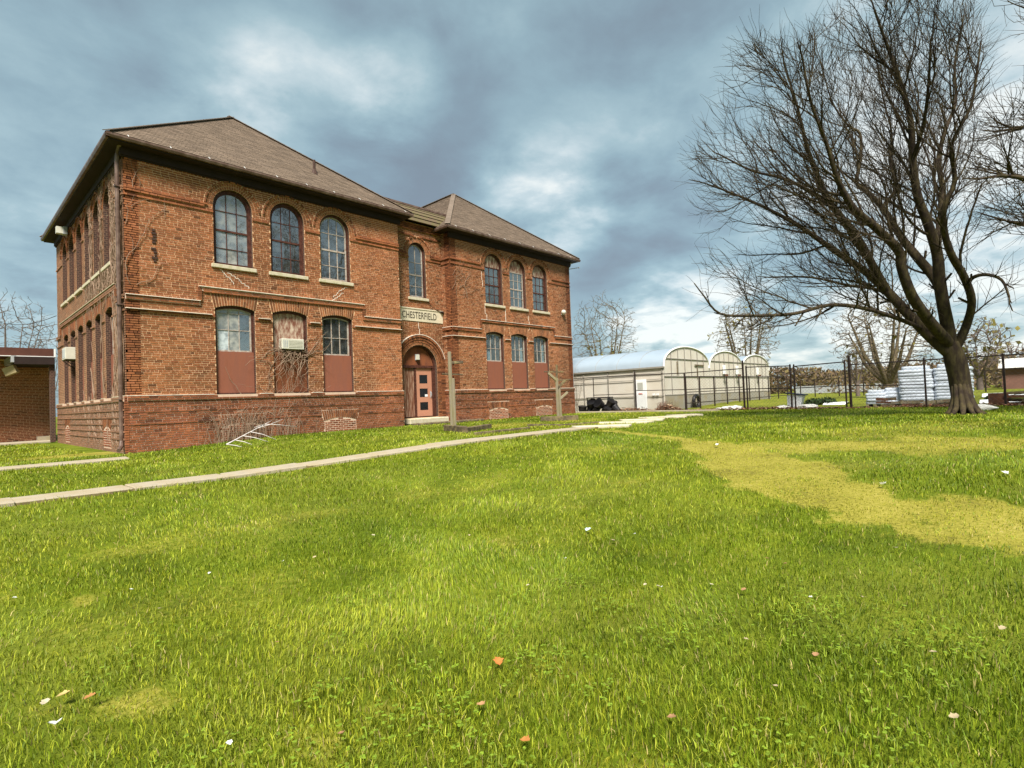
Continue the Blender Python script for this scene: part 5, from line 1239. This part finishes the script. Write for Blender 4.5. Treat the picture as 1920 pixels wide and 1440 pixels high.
def ramify(limbs, rng, inside, centre, L1=(2.6, .30), L2=(1.15, .20), spread=.62, up=.05, rtip=.0070, start=.12):
    """limbs -> side branches -> branchlets, each bending gently outwards; returns tubes, node positions and parents for the twigs"""
    tubes = []; N = []; par = []
    def shoot(p, d, L, r, wander, stepl, trop):
        pts = [p]; rad = [r]; n = max(3, int(L / stepl)); st = L / n
        for k in range(n):
            o = pts[-1] - centre; o /= np.linalg.norm(o) + 1e-9
            d = d + rng.normal(0, wander, 3) + o * trop + np.array([0, 0, up * .5]); d = d / np.linalg.norm(d); q = pts[-1] + d * st
            if not inside(q) and k > 1: break
            pts.append(q); rad.append(max(rtip, r * (1 - .8 * (k + 1) / n)))
        return pts, rad
    def side(d, ang):
        a = rng.normal(0, 1, 3); a -= d * (a @ d); a /= np.linalg.norm(a); return d * math.cos(ang) + a * math.sin(ang)
    def note(pts):
        b0 = len(N)
        for i, q in enumerate(pts): N.append(q); par.append(b0 + i - 1 if i else b0)
    for l in limbs:
        P = [np.array(q[0]) for q in l]; Rr = [q[1] for q in l]; seg = [np.linalg.norm(c - a) for a, c in zip(P[:-1], P[1:])]; T = sum(seg); acc = 0.0; nxt = T * start + rng.uniform(0, .2)
        for (a, c, ra, rc, sl) in zip(P[:-1], P[1:], Rr[:-1], Rr[1:], seg):
            while nxt < acc + sl:
                t = (nxt - acc) / sl; p = a + (c - a) * t; r0 = ra + (rc - ra) * t; d = (c - a) / sl; f = nxt / T
                L = L1[0] * rng.uniform(.45, 1.25) * (1.05 - .45 * f); r1 = min(r0 * .55, .012 + .0085 * L); dd = side(d, rng.uniform(.45, 1.0)); pts, rad = shoot(p, dd, L, r1, .11, .22, .10)
                nxt += L1[1] * rng.uniform(.6, 1.4)
                if len(pts) < 3: continue
                tubes.append((pts, rad)); note(pts); ac2 = .25
                for i in range(1, len(pts) - 1):
                    if rng.random() < .22 / L2[1]:
                        d2 = pts[i + 1] - pts[i]; d2 /= np.linalg.norm(d2); Lb = L2[0] * rng.uniform(.4, 1.3) * (1.1 - .5 * i / len(pts)); q2, rd2 = shoot(pts[i], side(d2, rng.uniform(.4, .95)), Lb, min(rad[i] * .7, .013), .13, .19, .08)
                        if len(q2) > 2: tubes.append((q2, rd2)); note(q2)
            acc += sl
        # the limb runs out into a fine leader
        d = (P[-1] - P[-2]); d /= np.linalg.norm(d); pts, rad = shoot(P[-1], d, 1.0, Rr[-1], .12, .2, .05); tubes.append((pts, rad)); note(pts)
    return tubes, np.array(N), np.array(par)
def smooth_limb(l):
    """Catmull-Rom through the traced points"""
    P = [np.array(q[0]) for q in l]; Rr = [q[1] for q in l]; out = []
    for i in range(len(P) - 1):
        p0, p1, p2, p3 = P[max(i - 1, 0)], P[i], P[i + 1], P[min(i + 2, len(P) - 1)]
        for t in (0, .25, .5, .75): out.append((.5 * (2 * p1 + (p2 - p0) * t + (2 * p0 - 5 * p1 + 4 * p2 - p3) * t * t + (3 * p1 - p0 - 3 * p2 + p3) * t ** 3), Rr[i] + (Rr[i + 1] - Rr[i]) * t))
    out.append((P[-1], Rr[-1])); return out
def limb_tree(name, label, base, limbs, rng, inside, centre, twig=dict(k=1, L=.55, r=.0056), **kw):
    t = thing(name, label, 'tree', base); limbs = [smooth_limb(l) for l in limbs]; mt, mc = MB(), MB()
    for i, l in enumerate(limbs):
        pts = [q[0] for q in l]; rad = [q[1] for q in l]; rad[0] *= .9 if i else 1
        mt.tube(pts, rad, 14 if i == 0 else 10, cap=False)
    tubes, N, par = ramify(limbs[1:], rng, inside, centre, **kw)
    for pts, rad in tubes: mc.tube(pts, rad, 5 if rad[0] > .02 else 3, cap=False)
    V, F = sprays(N, par, np.arange(len(N)), twig['k'], twig['L'], twig['r'], rng, centre, bias=.35, curl=.14, segs=3, up=.05, wild=.50); add_np(mc, V, F)
    return t, mt, mc
# ---- the big bare tree on the right of the lawn
rng = np.random.default_rng(5); TB = on_ground(1808, 776); TD = 15.9
def W_(px, py, dd=0.0): return at_depth(px, py, TD + dd)
def limb(pts, k=.72): return [(W_(x, y, d), rr * k * TD / FPX) for (x, y, rr, d) in pts]
limbs = [limb([(1808, 782, 28, 0), (1807, 768, 25, 0), (1805, 750, 23.5, 0), (1801, 725, 23, 0), (1797, 700, 23.5, 0), (1791, 675, 24, 0), (1785, 655, 21, 0), (1782, 640, 17, 0)]),
         limb([(1788, 668, 16, 0), (1760, 645, 15, .1), (1728, 615, 14, .3), (1695, 580, 13, .5), (1665, 548, 12, .7), (1630, 515, 10, .9), (1565, 470, 8, 1.2), (1500, 425, 6, 1.6), (1440, 392, 4.5, 1.9), (1380, 365, 3, 2.2), (1325, 345, 2, 2.4)]),
         limb([(1730, 617, 6, .3), (1685, 598, 5.5, -.3), (1620, 578, 5, -.8), (1555, 572, 4.5, -1.2), (1490, 588, 4, -1.6), (1410, 592, 3.2, -2.0), (1350, 588, 2.5, -2.3), (1320, 555, 1.8, -2.4)]),
         limb([(1665, 548, 11, .7), (1640, 505, 10.5, .6), (1610, 450, 10, .4), (1575, 405, 9, .2), (1550, 370, 8, 0), (1528, 318, 6, -.3), (1512, 270, 4.5, -.6), (1495, 200, 3, -.9), (1470, 120, 2, -1.2)]),
         limb([(1565, 392, 6, .1), (1520, 360, 5, .4), (1470, 335, 4, .8), (1410, 320, 3, 1.2), (1350, 290, 2, 1.5)]),
         limb([(1783, 648, 15, 0), (1745, 605, 13, -.4), (1710, 555, 12, -.8), (1690, 500, 11, -1.0), (1685, 470, 10.5, -1.1), (1640, 425, 9, -1.4), (1600, 390, 7.5, -1.7), (1572, 340, 6, -2.0), (1550, 270, 4, -2.3), (1520, 190, 3, -2.6), (1505, 110, 2, -2.8)]),
         limb([(1783, 648, 16, 0), (1772, 585, 14, .5), (1758, 530, 13, .9), (1722, 485, 11.5, 1.2), (1690, 445, 10, 1.5), (1655, 390, 8, 1.8), (1620, 355, 6.5, 2.1), (1606, 340, 5.5, 2.2), (1614, 295, 4.5, 2.3), (1612, 250, 4, 2.4), (1590, 235, 3, 2.5), (1560, 190, 2.2, 2.7), (1540, 120, 1.6, 2.8)]),
         limb([(1783, 648, 15, 0), (1772, 590, 14, -.2), (1762, 530, 13.5, -.3), (1757, 475, 12, -.4), (1738, 415, 10.5, -.5), (1720, 365, 9.5, -.6), (1711, 300, 8, -.8), (1708, 230, 6.5, -1.0), (1690, 160, 5, -1.2), (1665, 90, 3.5, -1.4), (1640, 20, 2.2, -1.6)]),
         limb([(1757, 475, 8, -.4), (1762, 420, 7.5, .2), (1768, 360, 7, .6), (1760, 300, 6, .9), (1772, 245, 5, 1.2), (1792, 190, 4, 1.5), (1790, 120, 3, 1.8), (1805, 40, 2, 2.0)]),
         limb([(1792, 655, 11, 0), (1812, 610, 10, -.3), (1822, 565, 9, -.7), (1808, 520, 8.5, -1.0), (1785, 480, 8, -1.3), (1772, 440, 7, -1.5), (1770, 390, 6, -1.8), (1790, 340, 5, -2.0), (1785, 270, 4, -2.3), (1820, 200, 3, -2.6), (1835, 110, 2, -2.8)]),
         limb([(1812, 535, 5, -.9), (1825, 520, 4.5, -1.2), (1850, 515, 4, -1.5), (1878, 525, 3, -1.8), (1892, 555, 2, -2.0)]),
         limb([(1711, 300, 5, -.8), (1730, 240, 4, -1.4), (1740, 170, 3, -1.9), (1745, 80, 2, -2.3)]),
         limb([(1655, 388, 5, 1.8), (1680, 350, 4.5, 2.2), (1668, 300, 4, 2.5), (1672, 250, 3, 2.8), (1655, 180, 2.2, 3.1), (1640, 90, 1.6, 3.3)]),
         limb([(1695, 580, 5, .5), (1650, 545, 4.5, 1.6), (1590, 535, 4, 2.4), (1520, 520, 3, 3.0), (1440, 520, 2, 3.5)])]
poly = [(1270, 640), (1240, 600), (1310, 540), (1275, 430), (1285, 350), (1310, 255), (1330, 190), (1385, 90), (1440, 60), (1500, 70), (1560, 30), (1600, -60), (1700, -110), (1800, -60), (1845, 40), (1850, 200), (1845, 330), (1870, 430), (1900, 500), (1895, 580), (1850, 590), (1815, 480), (1740, 440), (1690, 520), (1600, 590), (1500, 610), (1420, 625)]
def px_of(q):
    c = R.T @ (q - CAM); return 960 + FPX * c[0] / -c[2], 720 - FPX * c[1] / -c[2], -c[2]
def inside_big(q):
    x, y, d = px_of(q); rr = min(.96, math.hypot((x - 1600) / 350, (y - 300) / 430))
    return abs(d - TD) < 4.6 * math.sqrt(1 - rr * rr) + .5 and bool(in_poly(np.array([x]), np.array([y]), poly)[0])
FK = W_(1785, 700)
BT, mt, mc = limb_tree('bare_tree', 'large bare spreading tree leaning left over the lawn before the fence', TB, limbs, rng, inside_big, FK, L1=(3.2, .33), L2=(1.5, .25), twig=dict(k=1, L=.62, r=.0046))
# root flare
for a in np.linspace(0, 2 * math.pi, 11, endpoint=False):
    d = np.array([math.cos(a + .3), math.sin(a + .3), 0]); lean = lambda z: (W_(1799, 712) - TB) * np.array([1, 1, 0]) * (z / 1.0) + np.array([0, 0, z]); k = random.uniform(.8, 1.15)
    mt.tube([TB + lean(.85) + d * .17, TB + lean(.45) + d * .19, TB + lean(.2) + d * .25, TB + lean(.05) + d * .38 * k, TB + d * .62 * k + (0, 0, -.08)], [.05, .075, .085, .06, .03], 8)
mt.build('trunk', BARK, BT, smooth=True); mc.build('crown', BARK, BT, smooth=True)

# ---- generic bare trees
def bare_tree(name, label, base, h, w, seed, n_att, mbark, trunk_r, tip, fork=.25, lean=(0, 0), stems=1, buds=0, step=None, dep=None, twigs=.6, cz=.62, sq=.9, spray=None, group=None, budm=BUD, budsize=.10, budzone=(0, 1)):
    rng = np.random.default_rng(seed); base = np.array(base, float); dep = dep or w; step = step or h / 34; t = thing(name, label, 'tree', base, group)
    c = base + np.array([lean[0], lean[1], h * cz]); a = rng.normal(0, 1, (n_att * 2, 3)); a /= np.linalg.norm(a, axis=1)[:, None]; a *= rng.uniform(.1, 1, (n_att * 2, 1)) ** .45
    att = c + a * np.array([w / 2, dep / 2, h * (1 - cz)]) ; att = att[att[:, 2] > base[2] + h * fork * .9][:n_att]
    limbs = []
    if stems == 1: limbs.append([(base - (0, 0, .1), trunk_r * 1.25), (base + np.array([lean[0] * .1, lean[1] * .1, h * fork]), trunk_r * .85), (base + np.array([lean[0] * .5, lean[1] * .5, h * (fork + .25)]), trunk_r * .5), (c + (0, 0, h * .1), trunk_r * .25)])
    else:
        limbs.append([(base - (0, 0, .1), trunk_r * 1.3), (base + (0, 0, h * fork * .6), trunk_r)])
    k = max(stems, 5) if stems > 1 else 6
    for i in range(k):
        an = 2 * math.pi * i / k + rng.uniform(-.4, .4); z0 = base[2] + h * (fork * rng.uniform(.5, 1.3)); st = base + np.array([lean[0] * .2, lean[1] * .2, z0 - base[2]]) if stems == 1 else base + (0, 0, h * fork * .6)
        e = c + np.array([math.cos(an) * w * .3, math.sin(an) * dep * .3, h * rng.uniform(-.02, .22)]); md = st * .55 + e * .45 + np.array([math.cos(an) * w * .04, math.sin(an) * dep * .04, -h * .02])
        limbs.append([(st, trunk_r * .55), (md, trunk_r * .34), (e, trunk_r * .12)])
    N0, p0, r0 = skeleton(limbs, step); N1, par1 = grow(att, N0, p0, h * .17, h * .028, step, 90, rng, jit=.2, trop=(0, 0, .12))
    mt, mc = tree_mesh(N1, par1, r0, tip, 2.2, twigs, rng, h * .035, tip * .85, spray=spray); mt.build('trunk', mbark, t, smooth=True); mc.build('crown', mbark, t, smooth=True)
    if buds:
        ids = rng.choice(len(N0) if budzone[1] < 1 else len(N1), buds); V = []; 
        mb = MB()
        for i in ids:
            q = N1[i] + rng.normal(0, budsize * 2.0, 3)
            if not (base[2] + h * budzone[0] <= q[2] <= base[2] + h * budzone[1]): continue
            u = rng.normal(0, budsize, 3); v = rng.normal(0, budsize, 3); mb.add([q - u, q + v, q + u, q - v], [(0, 1, 2, 3)])
        if mb.f: mb.build('buds', budm, t, kind='stuff')
    return t
def far_tree(label, px, X, y_top, w_px, seed, n, **kw):
    q = on_x(px, 730, X); g = float(ground_z(X, q[1])); zt = on_x(px, y_top, X)[2]; dist = abs(np.dot(np.array([X, q[1], 0]), [.729, .684, 0])); w = w_px / FPX * dist
    return bare_tree(kw.pop('name', 'bare_tree'), label, (X, q[1], g), zt - g, w, seed, n, kw.pop('mbark', BARKF), kw.pop('trunk_r', .3), kw.pop('tip', .02), dep=w, **kw)
TD2 = 14.0
def W2_(px, py, dd=0.0): return at_depth(px, py, TD2 + dd)
def limb2(pts): return [(W2_(x, y, d), rr * TD2 / FPX) for (x, y, rr, d) in pts]
RB = W2_(2330, 790); RB[2] = .5
limbs2 = [[(RB, .36)] + limb2([(2322, 700, 19, 0), (2300, 600, 17, 0)]), limb2([(2300, 600, 12, 0), (2180, 480, 9, .4), (2060, 440, 6, .8), (1960, 430, 4, 1.0), (1890, 415, 2.5, 1.2)]),
          limb2([(2300, 600, 12, 0), (2200, 430, 9, -.6), (2080, 370, 6.5, -1.0), (1970, 345, 4.5, -1.4), (1890, 330, 3, -1.6), (1840, 335, 1.6, -1.8)]), limb2([(2300, 600, 13, 0), (2230, 380, 9, .3), (2120, 260, 6, .8), (1990, 230, 4, 1.4), (1880, 245, 2.2, 1.8)]),
          limb2([(2300, 600, 13, 0), (2280, 350, 9, -.4), (2200, 150, 6, -.9), (2080, 40, 4, -1.4), (1960, 20, 2.2, -1.8)]), limb2([(2300, 600, 12, 0), (2350, 350, 9, 1), (2380, 100, 6, 1.5), (2350, -100, 3, 2)]), limb2([(2300, 600, 11, 0), (2450, 420, 8, -1), (2560, 250, 5, -2), (2620, 100, 2.5, -2.5)])]
poly2 = [(1850, 480), (1815, 380), (1810, 280), (1850, 200), (1815, 120), (1850, 30), (1900, -60), (2100, -180), (2400, -200), (2650, 0), (2700, 300), (2600, 480), (2300, 540), (2050, 520)]
def inside_right(q):
    x, y, d = px_of(q); return abs(d - TD2) < 5.0 and bool(in_poly(np.array([x]), np.array([y]), poly2)[0])
RT, mt, mc = limb_tree('bare_tree', 'bare tree at the right edge whose branches reach into the picture', RB, limbs2, rng, inside_right, W2_(2300, 620), L1=(2.6, .24), L2=(1.2, .18))
mt.build('trunk', BARK, RT, smooth=True); mc.build('crown', BARK, RT, smooth=True)
far_tree('rounded bare tree rising behind the greenhouse beside the school', 1138, 62, 548, 128, 31, 1500, stems=6, fork=.2, trunk_r=.32, tip=.016, buds=420, budzone=(.1, .55), budsize=.10, cz=.55, mbark=BARKG)
far_tree('dark upright tree behind the rightmost greenhouse gable', 1402, 58, 556, 120, 33, 1300, stems=7, fork=.22, trunk_r=.3, tip=.018, buds=200, budsize=.09, cz=.6, mbark=BARKG)
far_tree('many stemmed bare tree behind the fence left of the big tree', 1665, 38, 545, 190, 35, 1500, stems=9, fork=.18, trunk_r=.30, tip=.011, buds=90, budsize=.06, cz=.58, mbark=BARKG)
far_tree('pale budding tree just right of and behind the big trunk', 1838, 60, 590, 110, 37, 900, stems=5, fork=.25, trunk_r=.2, tip=.016, buds=260, budsize=.09, cz=.6)
far_tree('slim young tree behind the fence left of the many stemmed tree', 1608, 44, 640, 46, 39, 300, trunk_r=.12, tip=.012, buds=40, budsize=.08)
far_tree('small twiggy tree on the far right skyline above the barn', 1900, 95, 640, 90, 41, 500, trunk_r=.25, tip=.03, fork=.2)
q = on_y(10, 640, 62); bare_tree('bare_tree', 'pale leafless tree behind the annex at the left edge', (q[0], 62, .4), 12.0, 8.0, 43, 900, BARKF, .2, .014, dep=7, fork=.2)
q = on_y(92, 640, 75); bare_tree('bare_tree', 'small leafless treetop between annex roof and school corner', (q[0] - .2, 75, .4), 10.0, 4.0, 45, 260, BARKF, .14, .014, dep=4, fork=.3)
S_ = on_x(1082, 768, 26.0); bare_tree('sapling', 'thin bare sapling at the right corner of the school', (26.0, S_[1], .6), 2.6, 1.5, 47, 90, BARKG, .02, .004, dep=1.4, fork=.2, step=.09)
bpy.data.objects['sapling']['category'] = 'sapling'
bare_tree('bare_tree', 'bare tree out on the lawn behind the viewer, seen reflected in the windows', (23.0, -11.0, .5), 22.0, 18.0, 49, 1900, BARK, .42, .014, fork=.2, twigs=0, spray=dict(rmax=.04, k=1, L=1.0, r=.010))
bare_tree('bare_tree', 'bare tree beyond the right edge of the lawn, seen only reflected in the right windows', (41.0, -10.5, .7), 17.0, 14.0, 51, 1800, BARK, .36, .014, fork=.2, twigs=0, spray=dict(rmax=.04, k=2, L=1.0, r=.010))
# far woods: brown brush along the horizon, one mass
def woods():
    rg = np.random.default_rng(3); mb = MB(); cols = [(.17, .115, .06), (.13, .085, .055), (.20, .14, .06), (.115, .085, .065), (.18, .14, .055)]
    V = []; F = []; T = []
    for (x0, x1, y0, y1, hh, n) in ((84, 96, -30, 62, 3.9, 26000), (140, 170, -60, 130, 5.0, 9000), (62, 72, 3, 16, 2.6, 1600), (70, 80, -8, 3, 3.2, 1600), (30, 60, 90, 110, 4.5, 900)):
        x = rg.uniform(x0, x1, n); y = rg.uniform(y0, y1, n); hh2 = hh * (.55 + .75 * fbm(x * .12, y * .12, 3)); z = .6 + hh2 * rg.uniform(0, 1, n) ** .8
        for i in range(n):
            s = rg.uniform(.25, .6) * hh / 4; a = rg.uniform(0, 6.28); u = rg.normal(0, s * .45, 3); w = rg.normal(0, s * .22, 3); c = np.array([x[i], y[i], z[i]]); b0 = len(V)
            V += [c - u, c + w, c + u, c - w]; F.append((b0, b0 + 1, b0 + 2, b0 + 3)); T += [np.array(cols[rg.integers(5)]) * rg.uniform(.7, 1.2)] * 4
    mb.v = [tuple(q) for q in V]; mb.f = F; mb.mi = [0] * len(F); mb.t = T; o = mb.build('far_woods', LEAFM, kind='stuff'); o['label'] = 'brown leafless brush and woods along the far horizon'; o['category'] = 'woods'
woods()

# ================================================================== grass
def build_grass():
    rg = np.random.default_rng(12); fa = math.atan2(.684, .729)
    n = 480000
    # density falls with distance so that the cover looks even to the eye
    u = rg.uniform(0, 1, n); r = 1.0 * (34.0 / 1.0) ** (u ** .80); a = fa + rg.uniform(-.98, .98, n); x = r * np.cos(a); y = r * np.sin(a)
    ok = ~on_slab(x, y) & (x < 26.3) & (x > -12); dm = dry_mask(x, y); ok &= rg.uniform(0, 1, n) > dm * (.25 + .55 * fbm(x * 2.2, y * 2.2, 88))
    x, y, r, dm = x[ok], y[ok], r[ok], dm[ok]; n = len(x)
    z = ground_z(x, y) - .025 + np.where(y > 16.5, 0, (fbm(x * .8, y * .8, 5) - .5) * .06 * ss(.5, 3, r))
    big = fbm(x * .7, y * .7, 41); cl = fbm(x * 3.2, y * 3.2, 43); fine = rg.uniform(0, 1, n)
    H = (.022 + .034 * big + .032 * cl) * rg.uniform(.55, 1.25, n) * (1 - .55 * dm) * (.9 + .018 * np.minimum(r, 14))
    wd = np.maximum(.0040, .00080 * r) * rg.uniform(.7, 1.4, n)
    az = rg.uniform(0, 2 * math.pi, n); lean = rg.uniform(.12, .75, n) + .35 * (fbm(x * 1.5, y * 1.5, 8) - .4); az = np.where(rg.uniform(0, 1, n) < .55, az, 6.28 * fbm(x * .6, y * .6, 66) * 1.5)
    dx, dy = np.cos(az), np.sin(az); sx, sy = -dy, dx
    tw = rg.uniform(-.8, .8, n); sx2 = sx * np.cos(tw) + dx * np.sin(tw); sy2 = sy * np.cos(tw) + dy * np.sin(tw)
    P = np.empty((n, 5, 3)); b = np.stack([x, y, z], 1); side = np.stack([sx2, sy2, np.zeros(n)], 1) * wd[:, None]; d = np.stack([dx, dy, np.zeros(n)], 1)
    m = b + d * (H * lean * .35)[:, None] + np.array([0, 0, 1]) * (H * .58)[:, None]; t = b + d * (H * lean * 1.0)[:, None] + np.array([0, 0, 1]) * (H * (1 - .28 * lean))[:, None]
    P[:, 0] = b - side * .5; P[:, 1] = b + side * .5; P[:, 2] = m + side * .42; P[:, 3] = m - side * .42; P[:, 4] = t
    g1, g2, g3, g4 = np.array([.052, .096, .004]), np.array([.160, .232, .008]), np.array([.36, .375, .026]), np.array([.45, .36, .13])
    mot = fbm(x * .28 + 3, y * .28, 71); k = np.clip(-.17 + 1.1 * (big * .4 + cl * .35) + .75 * mot + (fine - .5) * .55, 0, 1)[:, None]
    c = np.where(k < .5, g1 + (g2 - g1) * k * 2, g2 + (g3 - g2) * (k - .5) * 2)
    dryp = (rg.uniform(0, 1, n) < np.clip(.05 + dm * .16, 0, .9))[:, None]; c = np.where(dryp, g4 * rg.uniform(.6, 1.1, (n, 1)), c); c = c * rg.uniform(.55, 1.5, (n, 1))
    yel = (rg.uniform(0, 1, n) < dm * .88)[:, None] * .85; c = c * (1 - yel) + yel * np.array([.36, .35, .020]) * rg.uniform(.55, 1.25, (n, 1))
    me = bpy.data.meshes.new('lawn_grass'); nv = n * 5; me.vertices.add(nv); me.vertices.foreach_set('co', P.reshape(-1))
    i0 = (np.arange(n) * 5)[:, None]; loops = np.concatenate([i0 + np.array([0, 1, 2, 3]), i0 + np.array([3, 2, 4])], 1).astype(np.int32)
    me.loops.add(n * 7); me.loops.foreach_set('vertex_index', loops.reshape(-1)); me.polygons.add(n * 2)
    st = np.empty((n, 2), np.int32); st[:, 0] = np.arange(n) * 7; st[:, 1] = np.arange(n) * 7 + 4; me.polygons.foreach_set('loop_start', st.reshape(-1)); me.polygons.foreach_set('loop_total', np.tile([4, 3], n).astype(np.int32))
    me.update(calc_edges=True); at = me.attributes.new('tone', 'FLOAT_COLOR', 'POINT'); cc = np.ones((nv, 4), np.float32); cc[:, :3] = np.repeat(c, 5, axis=0); at.data.foreach_set('color', cc.ravel())
    me.materials.append(GRASSM); o = bpy.data.objects.new('lawn_grass', me); COL.objects.link(o); o['kind'] = 'stuff'; o['label'] = 'bright green patchy lawn grass with yellowed spots'; o['category'] = 'grass'
    # clover: small round leaf clusters in the near lawn
    mb = MB(); V = []; F = []; T = []
    for q in range(60):
        rr = rg.uniform(1.6, 4.2); aa = fa + rg.uniform(-.7, .7); cx, cy = rr * math.cos(aa), rr * math.sin(aa)
        for w in range(rg.integers(10, 34)):
            lx, ly = cx + rg.normal(0, .10), cy + rg.normal(0, .10); lz = float(ground_z(lx, ly)) + rg.uniform(.035, .07)
            for e in range(3):
                an = rg.uniform(0, 6.28) + e * 2.09; s = rg.uniform(.005, .009); c0 = np.array([lx + math.cos(an) * s, ly + math.sin(an) * s, lz]); b0 = len(V)
                V += [c0 + s * np.array([math.cos(v), math.sin(v), rg.uniform(-.3, .3)]) for v in np.linspace(0, 6.28, 5, endpoint=False)]; F.append(tuple(range(b0, b0 + 5))); T += [np.array([.20, .29, .022]) * rg.uniform(.7, 1.3)] * 5
    mb.v = [tuple(v) for v in V]; mb.f = F; mb.mi = [0] * len(F); mb.t = T; o = mb.build('clover', GRASSM, kind='stuff'); o['label'] = 'clover patches in the near lawn'; o['category'] = 'clover'
build_grass()

# ------------------------------------------------------------------ leaves and scraps lying on the lawn
def leaf(px, py, size, tone, label, name='fallen_leaf', cat='leaf', group='dead leaves scattered on the lawn', curl=.4):
    P = on_ground(px, py); rn = random.Random(int(px * 7 + py)); a = rn.uniform(0, 6.28); n = 9; mb = MB(); vs = []; lift = .035
    for i in range(n):
        t = i / (n - 1); w = .42 * math.sin(math.pi * min(1, t * 1.02)) ** .7 * (1 + .25 * math.sin(t * 17 + px)); x = (t - .5)
        for sgn in (-1, 0, 1):
            lx, ly, lz = x * size, sgn * w * size, (abs(sgn) * curl * w + curl * (x * x) * .8) * size
            vs.append((P[0] + lx * math.cos(a) - ly * math.sin(a), P[1] + lx * math.sin(a) + ly * math.cos(a), P[2] + lift + lz + lx * rn.uniform(.1, .4)))
    fs = [(i * 3 + k, i * 3 + k + 1, i * 3 + k + 4, i * 3 + k + 3) for i in range(n - 1) for k in range(2)]
    mb.add(vs, fs, 0, tone); o = mb.build(name, LEAFM, smooth=True); recenter(o, P); tag(o, label, cat, group)
leaf(935, 1255, .062, (.55, .20, .05), 'curled bright orange leaf in the near lawn below the picture centre', curl=.7)
leaf(985, 1404, .05, (.55, .22, .06), 'small orange leaf near the bottom edge of the lawn')
leaf(902, 1335, .05, (.50, .27, .13), 'thin tan leaf standing up left below the orange leaf')
leaf(118, 1316, .06, (.55, .40, .16), 'pale yellow leaf in the lower left lawn'); leaf(168, 1320, .05, (.42, .20, .07), 'brown leaf right of the yellow one in the lower left lawn')
for i, (px, py) in enumerate(((85, 1330), (520, 1215), (590, 1052), (1210, 1105), (1235, 1108), (1440, 1055), (1472, 1065), (1395, 1115), (1335, 1105), (1455, 1300), (1750, 1235), (1790, 1360), (1680, 1035), (1530, 1240), (880, 1010), (700, 1010), (990, 1106), (1400, 1210), (1150, 1020), (300, 1150), (1620, 1130), (1880, 1190), (640, 1390), (1260, 1360))):
    leaf(px, py, random.uniform(.028, .045), random.choice(((.45, .36, .22), (.52, .45, .32), (.36, .20, .10))), 'small dry pale leaf lying in the lawn grass')
SCRAP = (.80, .80, .76)
leaf(104, 1373, .06, SCRAP, 'crumpled white scrap in the lower left lawn', 'paper_scrap', 'scrap', 'white scraps on the lawn', .8)
leaf(1103, 1000, .07, (.55, .66, .66), 'pale bluish plastic scrap in the middle of the lawn', 'plastic_scrap', 'scrap', 'white scraps on the lawn', .5)
for i, (px, py) in enumerate(((393, 1083), (247, 1114), (28, 1130), (1240, 1110), (1345, 838), (1656, 913), (1885, 893), (530, 1060), (1060, 1055), (430, 1410), (1190, 1008), (1520, 1130))):
    leaf(px, py, .030 if py > 1000 else .08, SCRAP, 'tiny white fleck lying in the lawn grass', 'paper_scrap', 'scrap', 'white scraps on the lawn', .7)
